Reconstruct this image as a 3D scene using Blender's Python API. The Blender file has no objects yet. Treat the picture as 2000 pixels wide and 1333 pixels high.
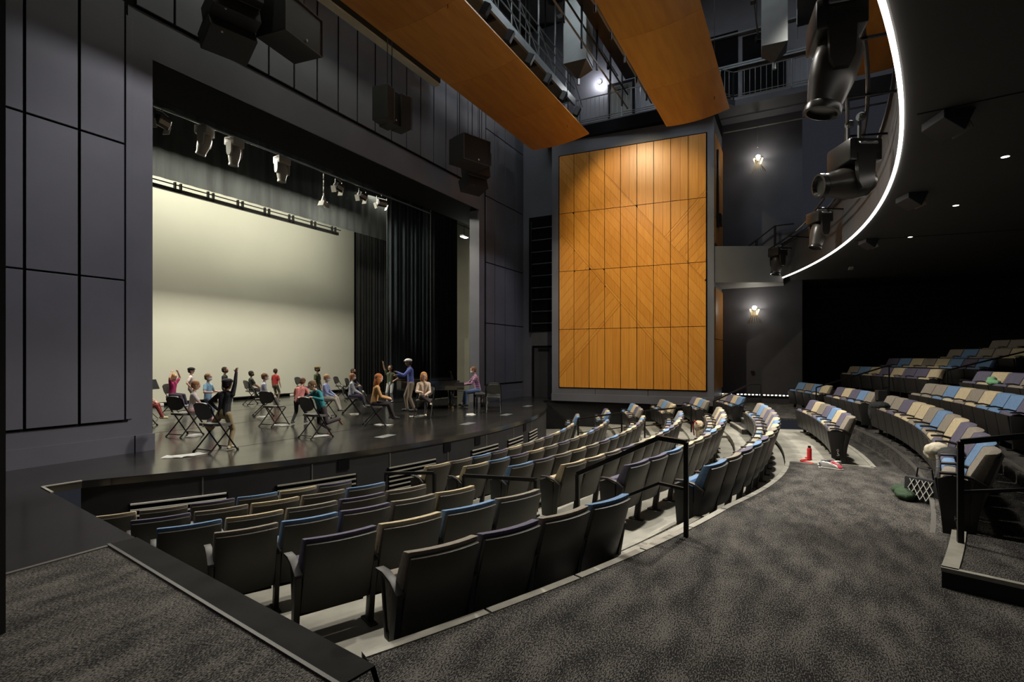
import bpy, bmesh, math, random
from mathutils import Vector, Matrix, Euler
random.seed(7)
R_ = math.radians
SC = bpy.context.scene
COL = SC.collection

# ------------------------------------------------------------------ camera
cam = bpy.data.cameras.new('camera'); cam.sensor_width = 36.0
cam.lens = 36.0 * 1036.0 / 2000.0
cam.shift_y = (697.0 - 666.5) / 2000.0
cam.clip_end = 200; cam.clip_start = 0.05
camo = bpy.data.objects.new('camera', cam); COL.objects.link(camo)
TH = math.atan(557.0 / 1036.0)
camo.location = (0, 0, 1.7)
camo.rotation_euler = (R_(90), 0, TH - R_(90))
SC.camera = camo

# ------------------------------------------------------------------ world, exposure
w = bpy.data.worlds.new('dark_house'); SC.world = w; w.use_nodes = True
w.node_tree.nodes['Background'].inputs[0].default_value = (0.55, 0.6, 0.75, 1)
w.node_tree.nodes['Background'].inputs[1].default_value = 0.03
vs = SC.view_settings
vs.view_transform = 'Standard'; vs.look = 'None'; vs.gamma = 1.0; vs.use_curve_mapping = False
vs.exposure = 0.0

# ------------------------------------------------------------------ large lights (stage electrics, house lights, washers, added fills)
def area(name, loc, aim, sx, sy, power, col=(1, .93, .8), spread=180):
    l = bpy.data.lights.new(name, 'AREA'); l.shape = 'RECTANGLE'; l.size = sx; l.size_y = sy
    l.energy = power; l.color = col; l.spread = R_(spread)
    o = bpy.data.objects.new(name, l); COL.objects.link(o); o.location = loc
    d = Vector(aim) - Vector(loc); o.rotation_euler = d.to_track_quat('-Z', 'Y').to_euler(); return o
def spot(name, loc, aim, ang, power, col=(1, .9, .74), blend=.4, rad=.12):
    l = bpy.data.lights.new(name, 'SPOT'); l.energy = power; l.color = col; l.spot_size = R_(ang)
    l.spot_blend = blend; l.shadow_soft_size = rad
    o = bpy.data.objects.new(name, l); COL.objects.link(o); o.location = loc
    d = Vector(aim) - Vector(loc); o.rotation_euler = d.to_track_quat('-Z', 'Y').to_euler(); return o
WARM = (1, .9, .7); NEUT = (1, .94, .84)
area('cyclorama_wash', (13.0, 16.9, 8.6), (13.5, 19.4, 2.6), 11, .5, 330, (1, .97, .82))
area('stage_electric', (11.2, 14.9, 7.9), (11.2, 13.2, 0), 9, .5, 1050, (1, .95, .82))
spot('leg_curtain_fill', (11.8, 13.3, 7.0), (17.6, 14.3, 4.9), 46, 900, (.92, 1, .95), .6, .08)  # added fill, no fixture of its own, brightens the grey leg curtain
spot('house_light_rear', (15.5, -.75, 11.5), (10.8, 3.6, -.5), 70, 7800, NEUT, .7, .25)
spot('house_light_front', (9.0, 5.0, 11.3), (7.6, 4.0, -1), 76, 3200, NEUT, .8, .25)
spot('house_light_right', (17.2, 5.0, 11.3), (15.3, 3.6, -.5), 66, 2800, NEUT, .7, .25)
spot('house_light_aisle', (6.6, 1.1, 11.6), (5.6, -.6, 0), 60, 1300, NEUT, .8, .3)
spot('house_light_platform', (2.6, 5.4, 13.0), (2.2, 6.4, 0), 50, 1400, NEUT, .9, .3)
spot('house_light_stalls', (10.2, 5.9, 11.1), (11.6, -3.0, .6), 70, 6500, NEUT, .8, .3)
spot('wall_washer_high', (15.3, 5.15, 10.3), (19.1, 5.0, 6.6), 74, 720, (1, .85, .55), .6, .05)
spot('wall_washer_low', (13.2, 5.0, 10.3), (19.2, 5.2, 3.0), 56, 1150, (1, .86, .58), .6, .05)
area('attic_fill_light', (13, 5.0, 14.6), (13, 5.0, 0), 9, 1.0, 420, (.82, .92, 1))  # added cool fill that lifts the dark roof space
area('attic_fill_light_front', (14, 8.6, 14.4), (15, 8.2, 10), 8, .8, 260, (.84, .95, .98))  # added fill brightening the catwalk nearest the proscenium
area('attic_fill_light_rear', (15, -.6, 14.6), (16, -.6, 10), 6, .8, 220, (.82, .92, 1))  # added fill so the rear gallery and steelwork show
spot('proscenium_wash', (9.5, 2.2, 12.4), (6.0, 10.4, 2.8), 50, 3000, (.95, .93, 1), .8, .2)
spot('proscenium_wash_right', (14.5, 3.5, 12.4), (17.4, 10.4, 2.6), 36, 2200, (.85, .88, 1), .8, .2)

# ------------------------------------------------------------------ helpers
def tag(o, label=None, cat=None, group=None, kind=None):
    if label: o['label'] = label
    if cat: o['category'] = cat
    if group: o['group'] = group
    if kind: o['kind'] = kind
    return o
def empty(name, loc=(0, 0, 0), rz=0, label=None, cat=None, group=None, kind=None, scale=1):
    o = bpy.data.objects.new(name, None); COL.objects.link(o); o.location = loc; o.rotation_euler = (0, 0, rz)
    o.empty_display_size = .1
    if scale != 1: o.scale = (scale,) * 3 if not isinstance(scale, tuple) else scale
    return tag(o, label, cat, group, kind)
def mesh(bm, name, mats, smooth=False):
    me = bpy.data.meshes.new(name)
    bmesh.ops.recalc_face_normals(bm, faces=bm.faces)
    bm.to_mesh(me); bm.free()
    for m in (mats if isinstance(mats, (list, tuple)) else [mats]): me.materials.append(m)
    if smooth:
        me.polygons.foreach_set('use_smooth', [True] * len(me.polygons))
        try: me.set_sharp_from_angle(angle=R_(40))
        except Exception: pass
    return me
def link(name, me, parent=None, loc=(0, 0, 0), rot=(0, 0, 0), scale=None):
    o = bpy.data.objects.new(name, me); COL.objects.link(o); o.parent = parent
    o.location = loc; o.rotation_euler = rot
    if scale: o.scale = scale
    return o
def obj(name, bm, mats, parent=None, smooth=False, loc=(0, 0, 0), rot=(0, 0, 0)):
    return link(name, mesh(bm, name, mats, smooth), parent, loc, rot)
def copy_tree(o, parent=None):
    c = o.copy(); COL.objects.link(c); c.parent = parent
    for ch in list(o.children): copy_tree(ch, c)
    return c
def NB(): return bmesh.new()
def box(bm, c, s, rot=None, bev=0, seg=2, mi=0):
    M = Matrix.Translation(c)
    if rot is not None: M = M @ Euler(rot).to_matrix().to_4x4()
    M = M @ Matrix.Diagonal((s[0], s[1], s[2], 1))
    g = bmesh.ops.create_cube(bm, size=1, matrix=M); vs_ = g['verts']
    if bev:
        es = list({e for v in vs_ for e in v.link_edges})
        r = bmesh.ops.bevel(bm, geom=es, offset=bev, segments=seg, affect='EDGES', profile=.5)
        if mi:
            for f in r['faces']: f.material_index = mi
            for f in {f for v in r['verts'] for f in v.link_faces}: f.material_index = mi
    elif mi:
        for f in {f for v in vs_ for f in v.link_faces}: f.material_index = mi
    return vs_
def bx(bm, x0, x1, y0, y1, z0, z1, mi=0, bev=0):
    return box(bm, ((x0 + x1) / 2, (y0 + y1) / 2, (z0 + z1) / 2), (x1 - x0, y1 - y0, z1 - z0), None, bev, 2, mi)
def tube(bm, pts, r, n=8, cap=True, mi=0, closed=False):
    pts = [Vector(p) for p in pts]; rs = r if isinstance(r, (list, tuple)) else [r] * len(pts)
    rings = []; up0 = None
    for i, p in enumerate(pts):
        if closed: d = (pts[(i + 1) % len(pts)] - pts[i - 1])
        elif i == 0: d = pts[1] - p
        elif i == len(pts) - 1: d = p - pts[i - 1]
        else: d = (pts[i + 1] - p).normalized() + (p - pts[i - 1]).normalized()
        d = d.normalized() if d.length > 1e-9 else Vector((0, 0, 1))
        if up0 is None:
            up0 = Vector((0, 0, 1)) if abs(d.z) < .9 else Vector((1, 0, 0))
        a = d.cross(up0)
        if a.length < 1e-4: a = d.cross(Vector((1, .3, 0)))
        a.normalize(); b = a.cross(d).normalized(); up0 = b
        rings.append([bm.verts.new(p + a * (rs[i] * math.cos(2 * math.pi * k / n)) + b * (rs[i] * math.sin(2 * math.pi * k / n))) for k in range(n)])
    m = len(rings)
    for i in range(m if closed else m - 1):
        A, B = rings[i], rings[(i + 1) % m]
        for k in range(n):
            f = bm.faces.new((A[k], A[(k + 1) % n], B[(k + 1) % n], B[k])); f.material_index = mi
    if cap and not closed:
        for q in (rings[0], rings[-1]):
            f = bm.faces.new(q); f.material_index = mi
def bar(bm, a, b, wd, ht, mi=0):
    a = Vector(a); b = Vector(b); d = b - a; q = d.to_track_quat('Y', 'Z')
    M = Matrix.Translation((a + b) / 2) @ q.to_matrix().to_4x4() @ Matrix.Diagonal((wd, d.length, ht, 1))
    g = bmesh.ops.create_cube(bm, size=1, matrix=M)
    if mi:
        for f in {f for v in g['verts'] for f in v.link_faces}: f.material_index = mi
def prism(bm, poly, z0, z1, mi=0):
    lo = [bm.verts.new((p[0], p[1], z0 if not callable(z0) else z0(p))) for p in poly]
    hi = [bm.verts.new((p[0], p[1], z1 if not callable(z1) else z1(p))) for p in poly]
    n = len(poly)
    fs = [bm.faces.new(hi), bm.faces.new(lo[::-1])]
    for i in range(n): fs.append(bm.faces.new((lo[i], lo[(i + 1) % n], hi[(i + 1) % n], hi[i])))
    for f in fs: f.material_index = mi
    return fs
def prism_m(bm, poly, M, d0, d1, mi=0):
    """polygon in local xy, extruded along local z d0..d1, placed by M"""
    lo = [bm.verts.new(M @ Vector((p[0], p[1], d0))) for p in poly]
    hi = [bm.verts.new(M @ Vector((p[0], p[1], d1))) for p in poly]
    n = len(poly); fs = [bm.faces.new(hi), bm.faces.new(lo[::-1])]
    for i in range(n): fs.append(bm.faces.new((lo[i], lo[(i + 1) % n], hi[(i + 1) % n], hi[i])))
    for f in fs: f.material_index = mi
def lathe(bm, prof, n=16, M=None, mi=0):
    M = M or Matrix.Identity(4); rings = []
    for r, z in prof:
        if r < 1e-5: rings.append([bm.verts.new(M @ Vector((0, 0, z)))])
        else: rings.append([bm.verts.new(M @ Vector((r * math.cos(2 * math.pi * k / n), r * math.sin(2 * math.pi * k / n), z))) for k in range(n)])
    for A, B in zip(rings, rings[1:]):
        for k in range(n):
            k2 = (k + 1) % n
            if len(A) == 1 and len(B) == 1: continue
            if len(A) == 1: f = bm.faces.new((A[0], B[k2], B[k]))
            elif len(B) == 1: f = bm.faces.new((A[k], A[k2], B[0]))
            else: f = bm.faces.new((A[k], A[k2], B[k2], B[k]))
            f.material_index = mi
    for q in (rings[0], rings[-1]):
        if len(q) > 1:
            f = bm.faces.new(q); f.material_index = mi
def ell(bm, c, r, n=12, m=8, M=None, mi=0):
    prof = [(math.sin(math.pi * i / m), -math.cos(math.pi * i / m)) for i in range(m + 1)]
    T = Matrix.Translation(c) @ (M if M is not None else Matrix.Identity(4)) @ Matrix.Diagonal((r[0], r[1], r[2], 1))
    lathe(bm, prof, n, T, mi)
CX, CY = 11.05, 20.4                       # centre of the curved rows
def pol(R, ph, z=0, c=(CX, CY)):
    a = R_(ph); return Vector((c[0] + R * math.sin(a), c[1] - R * math.cos(a), z))
def sector(bm, R0, R1, p0, p1, z0, z1, n=None, c=(CX, CY), mi=0):
    n = n or max(2, int(abs(p1 - p0) / 1.5))
    zf0 = z0 if callable(z0) else (lambda ph: z0); zf1 = z1 if callable(z1) else (lambda ph: z1)
    V = []
    for i in range(n + 1):
        ph = p0 + (p1 - p0) * i / n
        V.append([bm.verts.new(pol(R0, ph, zf0(ph), c)), bm.verts.new(pol(R1, ph, zf0(ph), c)), bm.verts.new(pol(R1, ph, zf1(ph), c)), bm.verts.new(pol(R0, ph, zf1(ph), c))])
    fs = []
    for A, B in zip(V, V[1:]):
        for k in range(4): fs.append(bm.faces.new((A[k], A[(k + 1) % 4], B[(k + 1) % 4], B[k])))
    fs += [bm.faces.new(V[0]), bm.faces.new(V[-1][::-1])]
    for f in fs: f.material_index = mi

# ------------------------------------------------------------------ materials
MT = {}
def mat(name, col, rough=.6, metal=0., var=0., scale=8., bump=0., bscale=None, spec=.5, coat=0., emit=None, estr=0., stretch=None, alpha=None, trans=0.):
    m = bpy.data.materials.new(name); m.use_nodes = True; nt = m.node_tree; b = nt.nodes['Principled BSDF']
    b.inputs['Base Color'].default_value = (*col, 1); b.inputs['Roughness'].default_value = rough; b.inputs['Metallic'].default_value = metal
    b.inputs['Specular IOR Level'].default_value = spec
    if coat: b.inputs['Coat Weight'].default_value = coat
    if trans: b.inputs['Transmission Weight'].default_value = trans
    if emit:
        b.inputs['Emission Color'].default_value = (*emit, 1); b.inputs['Emission Strength'].default_value = estr
    if var or bump:
        tc = nt.nodes.new('ShaderNodeTexCoord'); mp = nt.nodes.new('ShaderNodeMapping')
        nt.links.new(tc.outputs['Object'], mp.inputs['Vector'])
        if stretch: mp.inputs['Scale'].default_value = stretch
    if var:
        n = nt.nodes.new('ShaderNodeTexNoise'); n.inputs['Scale'].default_value = scale; n.inputs['Detail'].default_value = 5
        nt.links.new(mp.outputs[0], n.inputs['Vector'])
        r = nt.nodes.new('ShaderNodeValToRGB')
        r.color_ramp.elements[0].position = .3; r.color_ramp.elements[1].position = .7
        r.color_ramp.elements[0].color = (*[c * (1 - var) for c in col], 1); r.color_ramp.elements[1].color = (*[min(1, c * (1 + var)) for c in col], 1)
        nt.links.new(n.outputs['Fac'], r.inputs[0]); nt.links.new(r.outputs[0], b.inputs['Base Color'])
    if bump:
        n2 = nt.nodes.new('ShaderNodeTexNoise'); n2.inputs['Scale'].default_value = bscale or scale * 4; n2.inputs['Detail'].default_value = 3
        nt.links.new(mp.outputs[0], n2.inputs['Vector'])
        bp = nt.nodes.new('ShaderNodeBump'); bp.inputs['Strength'].default_value = bump; bp.inputs['Distance'].default_value = .01
        nt.links.new(n2.outputs['Fac'], bp.inputs['Height']); nt.links.new(bp.outputs[0], b.inputs['Normal'])
    MT[name] = m; return m
mat('slate_paint', (.108, .107, .124), .5, var=.12, scale=.9)
mat('joint_black', (.004, .004, .005), .9, spec=.1)
mat('kerb', (.014, .0135, .013), .8, var=.3, scale=3, spec=.06)
mat('black_paint', (.010, .010, .011), .7, var=.3, scale=2)
mat('dark_wall', (.055, .055, .068), .65, var=.25, scale=.8)
mat('soffit_grey', (.034, .032, .030), .7, var=.12, scale=.6)
mat('balcony_paint', (.055, .054, .054), .6, var=.1, scale=.8)
mat('fascia_grey', (.15, .15, .15), .6, var=.1, scale=.8)
mat('edge_metal', (.05, .048, .044), .5)
mat('nosing', (.33, .315, .265), .5, var=.2, scale=6)
mat('steel_black', (.012, .011, .011), .38, .3)
mat('steel_grey', (.17, .18, .18), .45, .5, var=.15, scale=2)
mat('duct_metal', (.34, .36, .36), .42, .7, var=.12, scale=1.5)
mat('plaster_pale', (.52, .54, .44), .7, var=.08, scale=1.2)
mat('wing_paint', (.15, .14, .10), .7, var=.1, scale=1)
mat('white_metal', (.62, .62, .58), .4)
mat('speaker_black', (.020, .018, .017), .55, bump=.3, bscale=160)
mat('speaker_trim', (.10, .095, .085), .4)
mat('fixture_black', (.020, .018, .016), .32, bump=.05)
mat('fixture_body', (.045, .040, .034), .33)
mat('fixture_grey', (.30, .285, .24), .45)
mat('lens', (.02, .02, .025), .05, coat=1)
mat('border_cloth', (.050, .055, .052), .9, var=.4, scale=1.2, stretch=(3, 1, .3))
mat('leg_cloth_lit', (.050, .058, .058), .85, var=.3, scale=2, stretch=(6, 1, .2))  # lighter copy of the black drape, the light on this leg put into its colour
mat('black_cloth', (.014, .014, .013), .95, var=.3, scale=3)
mat('cyc_cloth', (.74, .73, .60), .9, var=.05, scale=.35)
mat('concrete', (.255, .245, .205), .62, var=.28, scale=2.2, bump=.08, bscale=30)
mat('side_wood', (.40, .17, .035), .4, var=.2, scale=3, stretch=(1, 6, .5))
mat('board_dark', (.018, .013, .010), .75, var=.4, scale=2, stretch=(1, .5, 6))
mat('shell_black', (.058, .052, .042), .45, bump=.06, bscale=260)
mat('pan_black', (.020, .018, .016), .45, bump=.06, bscale=260)
mat('arm_black', (.022, .020, .018), .48)
for nm, c in (('beige', (.47, .39, .25)), ('taupe', (.235, .205, .165)), ('purple', (.105, .095, .140)), ('blue', (.130, .225, .375))):
    mat('fabric_' + nm, c, .92, var=.14, scale=30, bump=.25, bscale=240)
mat('plate_white', (.75, .73, .66), .5)
mat('paper', (.80, .79, .74), .7)
mat('lacquer', (.010, .009, .009), .12, coat=.6)
mat('ivory', (.75, .72, .62), .35)
mat('chair_vinyl', (.085, .082, .072), .42)
mat('chair_tube', (.018, .017, .016), .28, .6)
mat('chrome', (.7, .7, .68), .2, 1)
mat('rubber', (.012, .012, .012), .7)
mat('led', (1, .95, .88), .5, emit=(1, .93, .86), estr=4.5)
mat('lamp_glow', (1, .95, .85), .5, emit=(1, .95, .84), estr=60)
mat('dot_glow', (1, .95, .85), .5, emit=(1, .95, .86), estr=6)
mat('brass_dull', (.45, .36, .20), .35, .8)
mat('skin_pale', (.62, .38, .27), .6); mat('skin_tan', (.45, .25, .15), .6); mat('skin_brown', (.17, .085, .05), .6)
def special():
    # stage deck : black, scuffed, semi-gloss
    m = mat('stage_deck', (.017, .016, .014), .3); nt = m.node_tree; b = nt.nodes['Principled BSDF']
    tc = nt.nodes.new('ShaderNodeTexCoord'); n = nt.nodes.new('ShaderNodeTexNoise'); n.inputs['Scale'].default_value = 1.1; n.inputs['Detail'].default_value = 8
    mp = nt.nodes.new('ShaderNodeMapping'); mp.inputs['Scale'].default_value = (.5, 1.6, 1); mp.inputs['Rotation'].default_value = (0, 0, .25)
    nt.links.new(tc.outputs['Object'], mp.inputs[0]); nt.links.new(mp.outputs[0], n.inputs['Vector'])
    r = nt.nodes.new('ShaderNodeMapRange'); r.inputs[3].default_value = .10; r.inputs[4].default_value = .25
    nt.links.new(n.outputs['Fac'], r.inputs[0]); nt.links.new(r.outputs[0], b.inputs['Roughness'])
    r2 = nt.nodes.new('ShaderNodeValToRGB'); r2.color_ramp.elements[0].color = (.010, .0095, .0085, 1); r2.color_ramp.elements[1].color = (.026, .024, .021, 1)
    nt.links.new(n.outputs['Fac'], r2.inputs[0]); nt.links.new(r2.outputs[0], b.inputs['Base Color'])
    # carpet : charcoal with broken pale flecks
    m = mat('carpet', (.05, .05, .05), .97); nt = m.node_tree; b = nt.nodes['Principled BSDF']; b.inputs['Specular IOR Level'].default_value = .15
    tc = nt.nodes.new('ShaderNodeTexCoord')
    mp = nt.nodes.new('ShaderNodeMapping'); mp.inputs['Rotation'].default_value = (0, 0, -.12); mp.inputs['Scale'].default_value = (.7, 1.7, 1)
    nt.links.new(tc.outputs['Object'], mp.inputs[0])
    n1 = nt.nodes.new('ShaderNodeTexNoise'); n1.inputs['Scale'].default_value = 80; n1.inputs['Detail'].default_value = 3; n1.inputs['Roughness'].default_value = .7
    n2 = nt.nodes.new('ShaderNodeTexNoise'); n2.inputs['Scale'].default_value = 3.4; n2.inputs['Detail'].default_value = 5
    for n in (n1, n2): nt.links.new(mp.outputs[0], n.inputs['Vector'])
    mm = nt.nodes.new('ShaderNodeMath'); mm.operation = 'MULTIPLY_ADD'; mm.inputs[1].default_value = .26
    nt.links.new(n2.outputs['Fac'], mm.inputs[0]); nt.links.new(n1.outputs['Fac'], mm.inputs[2])
    r = nt.nodes.new('ShaderNodeValToRGB'); e = r.color_ramp.elements
    e[0].position = .605; e[0].color = (.010, .010, .011, 1); e[1].position = .70; e[1].color = (.142, .131, .116, 1)
    nt.links.new(mm.outputs[0], r.inputs[0]); nt.links.new(r.outputs[0], b.inputs['Base Color'])
    bp = nt.nodes.new('ShaderNodeBump'); bp.inputs['Strength'].default_value = .5; bp.inputs['Distance'].default_value = .01
    nt.links.new(n1.outputs['Fac'], bp.inputs['Height']); nt.links.new(bp.outputs[0], b.inputs['Normal'])
    # veneer : honey oak with a fine vertical grain
    for nm, c0, c1, st in (('veneer', (.50, .185, .018), (.63, .268, .036), (14, 14, .5)), ('cloud_wood', (.42, .165, .028), (.55, .245, .045), (.35, 3.0, 3.0))):
        m = mat(nm, c0, .38); nt = m.node_tree; b = nt.nodes['Principled BSDF']
        tc = nt.nodes.new('ShaderNodeTexCoord'); mp = nt.nodes.new('ShaderNodeMapping'); mp.inputs['Scale'].default_value = st
        nt.links.new(tc.outputs['Object'], mp.inputs[0])
        n = nt.nodes.new('ShaderNodeTexNoise'); n.inputs['Scale'].default_value = 2.4; n.inputs['Detail'].default_value = 6
        oi = nt.nodes.new('ShaderNodeObjectInfo'); ad = nt.nodes.new('ShaderNodeVectorMath'); ad.operation = 'ADD'
        nt.links.new(mp.outputs[0], ad.inputs[0]); nt.links.new(oi.outputs['Random'], ad.inputs[1]); nt.links.new(ad.outputs[0], n.inputs['Vector'])
        a2 = nt.nodes.new('ShaderNodeMath'); a2.operation = 'MULTIPLY_ADD'; a2.inputs[1].default_value = .22
        nt.links.new(oi.outputs['Random'], a2.inputs[0]); nt.links.new(n.outputs['Fac'], a2.inputs[2])
        r = nt.nodes.new('ShaderNodeValToRGB'); e = r.color_ramp.elements; e[0].position = .38; e[0].color = (*c0, 1); e[1].position = .82; e[1].color = (*c1, 1)
        nt.links.new(a2.outputs[0], r.inputs[0]); nt.links.new(r.outputs[0], b.inputs['Base Color'])
    # plaid shirt
    m = mat('plaid', (.3, .14, .22), .9); nt = m.node_tree; b = nt.nodes['Principled BSDF']
    tc = nt.nodes.new('ShaderNodeTexCoord'); ws = []
    for d in ('X', 'Z'):
        wv = nt.nodes.new('ShaderNodeTexWave'); wv.bands_direction = d; wv.inputs['Scale'].default_value = 4.5
        nt.links.new(tc.outputs['Object'], wv.inputs['Vector']); ws.append(wv)
    ml = nt.nodes.new('ShaderNodeMath'); ml.operation = 'ADD'; nt.links.new(ws[0].outputs['Fac'], ml.inputs[0]); nt.links.new(ws[1].outputs['Fac'], ml.inputs[1])
    r = nt.nodes.new('ShaderNodeValToRGB'); e = r.color_ramp.elements; e[0].position = .35; e[0].color = (.10, .05, .14, 1); e[1].position = 1; e[1].color = (.42, .22, .30, 1)
    nt.links.new(ml.outputs[0], r.inputs[0]); nt.links.new(r.outputs[0], b.inputs['Base Color'])
special()
# ================================================================== SETTING
def struct(name, bm, m, label, cat, parent=None, smooth=False):
    o = obj(name, bm, m, parent, smooth)
    if parent is None: tag(o, label, cat, kind='structure')
    return o
AP = (CX, 19.6); RA = 13.25                      # curved apron
def arc_pts(c, R, p0, p1, n): return [tuple(pol(R, p0 + (p1 - p0) * i / n, 0, c)[:2]) for i in range(n + 1)]
PH_AP = math.degrees(math.asin(7.45 / RA))
# pit edge (left) and its mirror
PL0, PL1 = (2.20, 2.03), (3.185, 8.66)
PR0, PR1 = (2 * CX - 2.20, 2.03), (2 * CX - 3.185, 8.66)
def on_left(y): t = (y - PL0[1]) / (PL1[1] - PL0[1]); return PL0[0] + t * (PL1[0] - PL0[0])
# --- stage deck
SEAM_Y = 5.43
bm = NB()
poly = [(.2, SEAM_Y), (on_left(SEAM_Y), SEAM_Y), PL1, (3.6, 8.61)] + arc_pts(AP, RA, -PH_AP, PH_AP, 48)[1:-1] + [(2 * CX - 3.6, 8.61), PR1, (2 * CX - on_left(2.6), 2.6), (21.6, 2.6), (21.6, 21), (.2, 21)]
fs = prism(bm, poly, -.10, 0)
bmesh.ops.triangulate(bm, faces=fs[:2])
stage = struct('floor_stage', bm, MT['stage_deck'], 'black glossy stage floor with a curved front apron', 'floor')
# deck seams (thin inlaid joints) and access plates
for k, (a, b) in enumerate((((5.4, 9.3), (15.6, 8.9)), ((4.6, 12.6), (17.5, 12.6)), ((4.6, 15.6), (17.5, 15.6)))):
    bm = NB(); bar(bm, (*a, .001), (*b, .001), .012, .002); obj('deck_joint', bm, MT['joint_black'], stage)
for k, (x, y) in enumerate(((8.7, 7.75), (11.3, 7.35), (13.6, 7.5), (16.3, 8.15))):
    bm = NB(); box(bm, (x, y, .0015), (.5, .22, .003), (0, 0, .1)); obj('access_plate', bm, MT['steel_grey'], stage)
# --- fascia of the stage, curved, with vents
bm = NB()
sector(bm, RA - .30, RA - .02, -PH_AP, PH_AP, -1.16, -.10, 60, AP)
fascia = struct('wall_stage_front', bm, MT['black_paint'], 'curved black face of the stage front above the pit', 'wall')
for ph in [-28, -21, -14.5, -8, -2, 4, 10, 16]:          # upright seams of the facing boards
    bm = NB(); sector(bm, RA - .02, RA - .012, ph, ph + .09, -1.1, -.12, 2, AP); obj('joint', bm, MT['speaker_trim'], fascia)
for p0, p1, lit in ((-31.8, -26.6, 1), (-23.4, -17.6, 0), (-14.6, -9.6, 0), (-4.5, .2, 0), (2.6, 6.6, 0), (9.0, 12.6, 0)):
    g = empty('vent_grille', (0, 0, 0)); g.parent = fascia
    bm = NB(); sector(bm, RA - .02, RA - .006, p0 - .12, p1 + .12, -.86, -.40, 8, AP); obj('backing', bm, MT['joint_black'], g)
    for k in range(6):
        bm = NB(); z = -.84 + k * .085
        sector(bm, RA - .008, RA + .016, p0, p1, z, z + .022, 8, AP); obj('slat', bm, MT['fixture_grey'] if not lit else MT['plate_white'], g)  # leftmost slats coloured whiter so that grille looks lit
for ph in (-19.0, -8.5, -4.0, 7.0):
    bm = NB(); sector(bm, RA - .02, RA - .004, ph, ph + .9, -.30, -.12, 2, AP); obj('cable_box', bm, MT['joint_black'], fascia)
# --- pit walls beside the seats
for nm, A, B, sgn in (('wall_pit_left', PL0, PL1, -1), ('wall_pit_right', PR0, PR1, 1)):
    bm = NB(); d = (Vector((*B, 0)) - Vector((*A, 0))); nrm = Vector((d.y, -d.x, 0)).normalized() * (.12 * (1 if sgn > 0 else -1))
    prism(bm, [A, B, (B[0] + nrm.x, B[1] + nrm.y), (A[0] + nrm.x, A[1] + nrm.y)], -1.3, -.008)
    o = struct(nm, bm, MT['black_paint'], 'black side wall of the sunken seating on the ' + ('left' if sgn < 0 else 'right'), 'wall')
# --- black kerb along the left edge of the pit
bm = NB(); d = Vector((PL1[0] - PL0[0], PL1[1] - PL0[1], 0)).normalized(); nr = Vector((-d.y, d.x, 0)) * .21
A = Vector((*PL0, 0)); B = A + d * ((SEAM_Y - PL0[1]) / d.y)
prism(bm, [A[:2], B[:2], (B + nr)[:2], (A + nr)[:2]], -.006, .012)
struct('trim_kerb', bm, MT['kerb'], 'black kerb strip between carpet and sunken seats', 'trim')
bm = NB(); prism(bm, [(A + nr)[:2], (B + nr)[:2], (B + nr * 1.12)[:2], (A + nr * 1.12)[:2]], -.005, .016)
struct('trim_edge', bm, MT['edge_metal'], 'thin metal edge between carpet and black kerb', 'trim')
bm = NB(); bar(bm, (.9, SEAM_Y, .004), (on_left(SEAM_Y) - .2, SEAM_Y, .004), .04, .012)
struct('trim_seam', bm, MT['speaker_trim'], 'metal strip where the black stage floor meets carpet', 'trim')
bm = NB()
bar(bm, (*PL1, .004), (3.6, 8.61, .004), .035, .012); bar(bm, (*PL1, .004), (on_left(8.2), 8.2, .004), .03, .012)
struct('trim_corner', bm, MT['nosing'], 'pale marking strip at the stage corner', 'trim')
# --- carpeted cross aisle : flat part, ramp and lower part
def ramp(ph): return 0 if ph <= -13 else (-.30 if ph >= 1 else -.30 * (ph + 13) / 14)
bm = NB()
k1 = tuple((A + nr)[:2])
prism(bm, [(-6, SEAM_Y), (on_left(SEAM_Y) - .2, SEAM_Y), k1, (-6, k1[1])], -.04, 0)
prism(bm, [(-6, k1[1]), k1, PL0, tuple(pol(20.30, -25.75)[:2]), tuple(pol(32, -25.75)[:2]), (-6, -8.4)], -.04, 0)
sector(bm, 20.22, 32, -25.75, -13, -.04, 0, 10)
sector(bm, 20.22, 24.6, -13, 1, lambda p: ramp(p) - .05, ramp, 14)
sector(bm, 21.62, 22.6, 1, 15, -.35, -.30, 10)
sector(bm, 20.22, 24.6, 15, 30, -.05, 0, 10)
struct('floor_carpet', bm, MT['carpet'], 'charcoal flecked carpet of the cross aisle', 'floor')
# --- concrete tiers of the sunken seating
ROW = {'A': (15.10, -.24), 'B': (16.10, -.10), 'C': (17.10, .04), 'D': (18.10, .20), 'E': (19.10, .33), 'F': (20.13, .46)}
SEAT_H = .87
tiers = empty('floor_seating', label='stepped pale concrete floor under the curved seat rows', cat='floor', kind='structure')
prev = 11.5
for k in 'ABCDEF':
    Rk, zt = ROW[k]; bm = NB(); z = zt - SEAT_H; R1 = Rk + .16 if k != 'F' else 20.24
    sector(bm, prev, R1, -33, 33, z - .3, z, 40); obj('tier', bm, MT['concrete'], tiers); prev = R1 - .001
bm = NB(); sector(bm, 20.2, 21.62, 1, 15, -.36, -.30, 12); obj('tier', bm, MT['concrete'], tiers)
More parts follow.
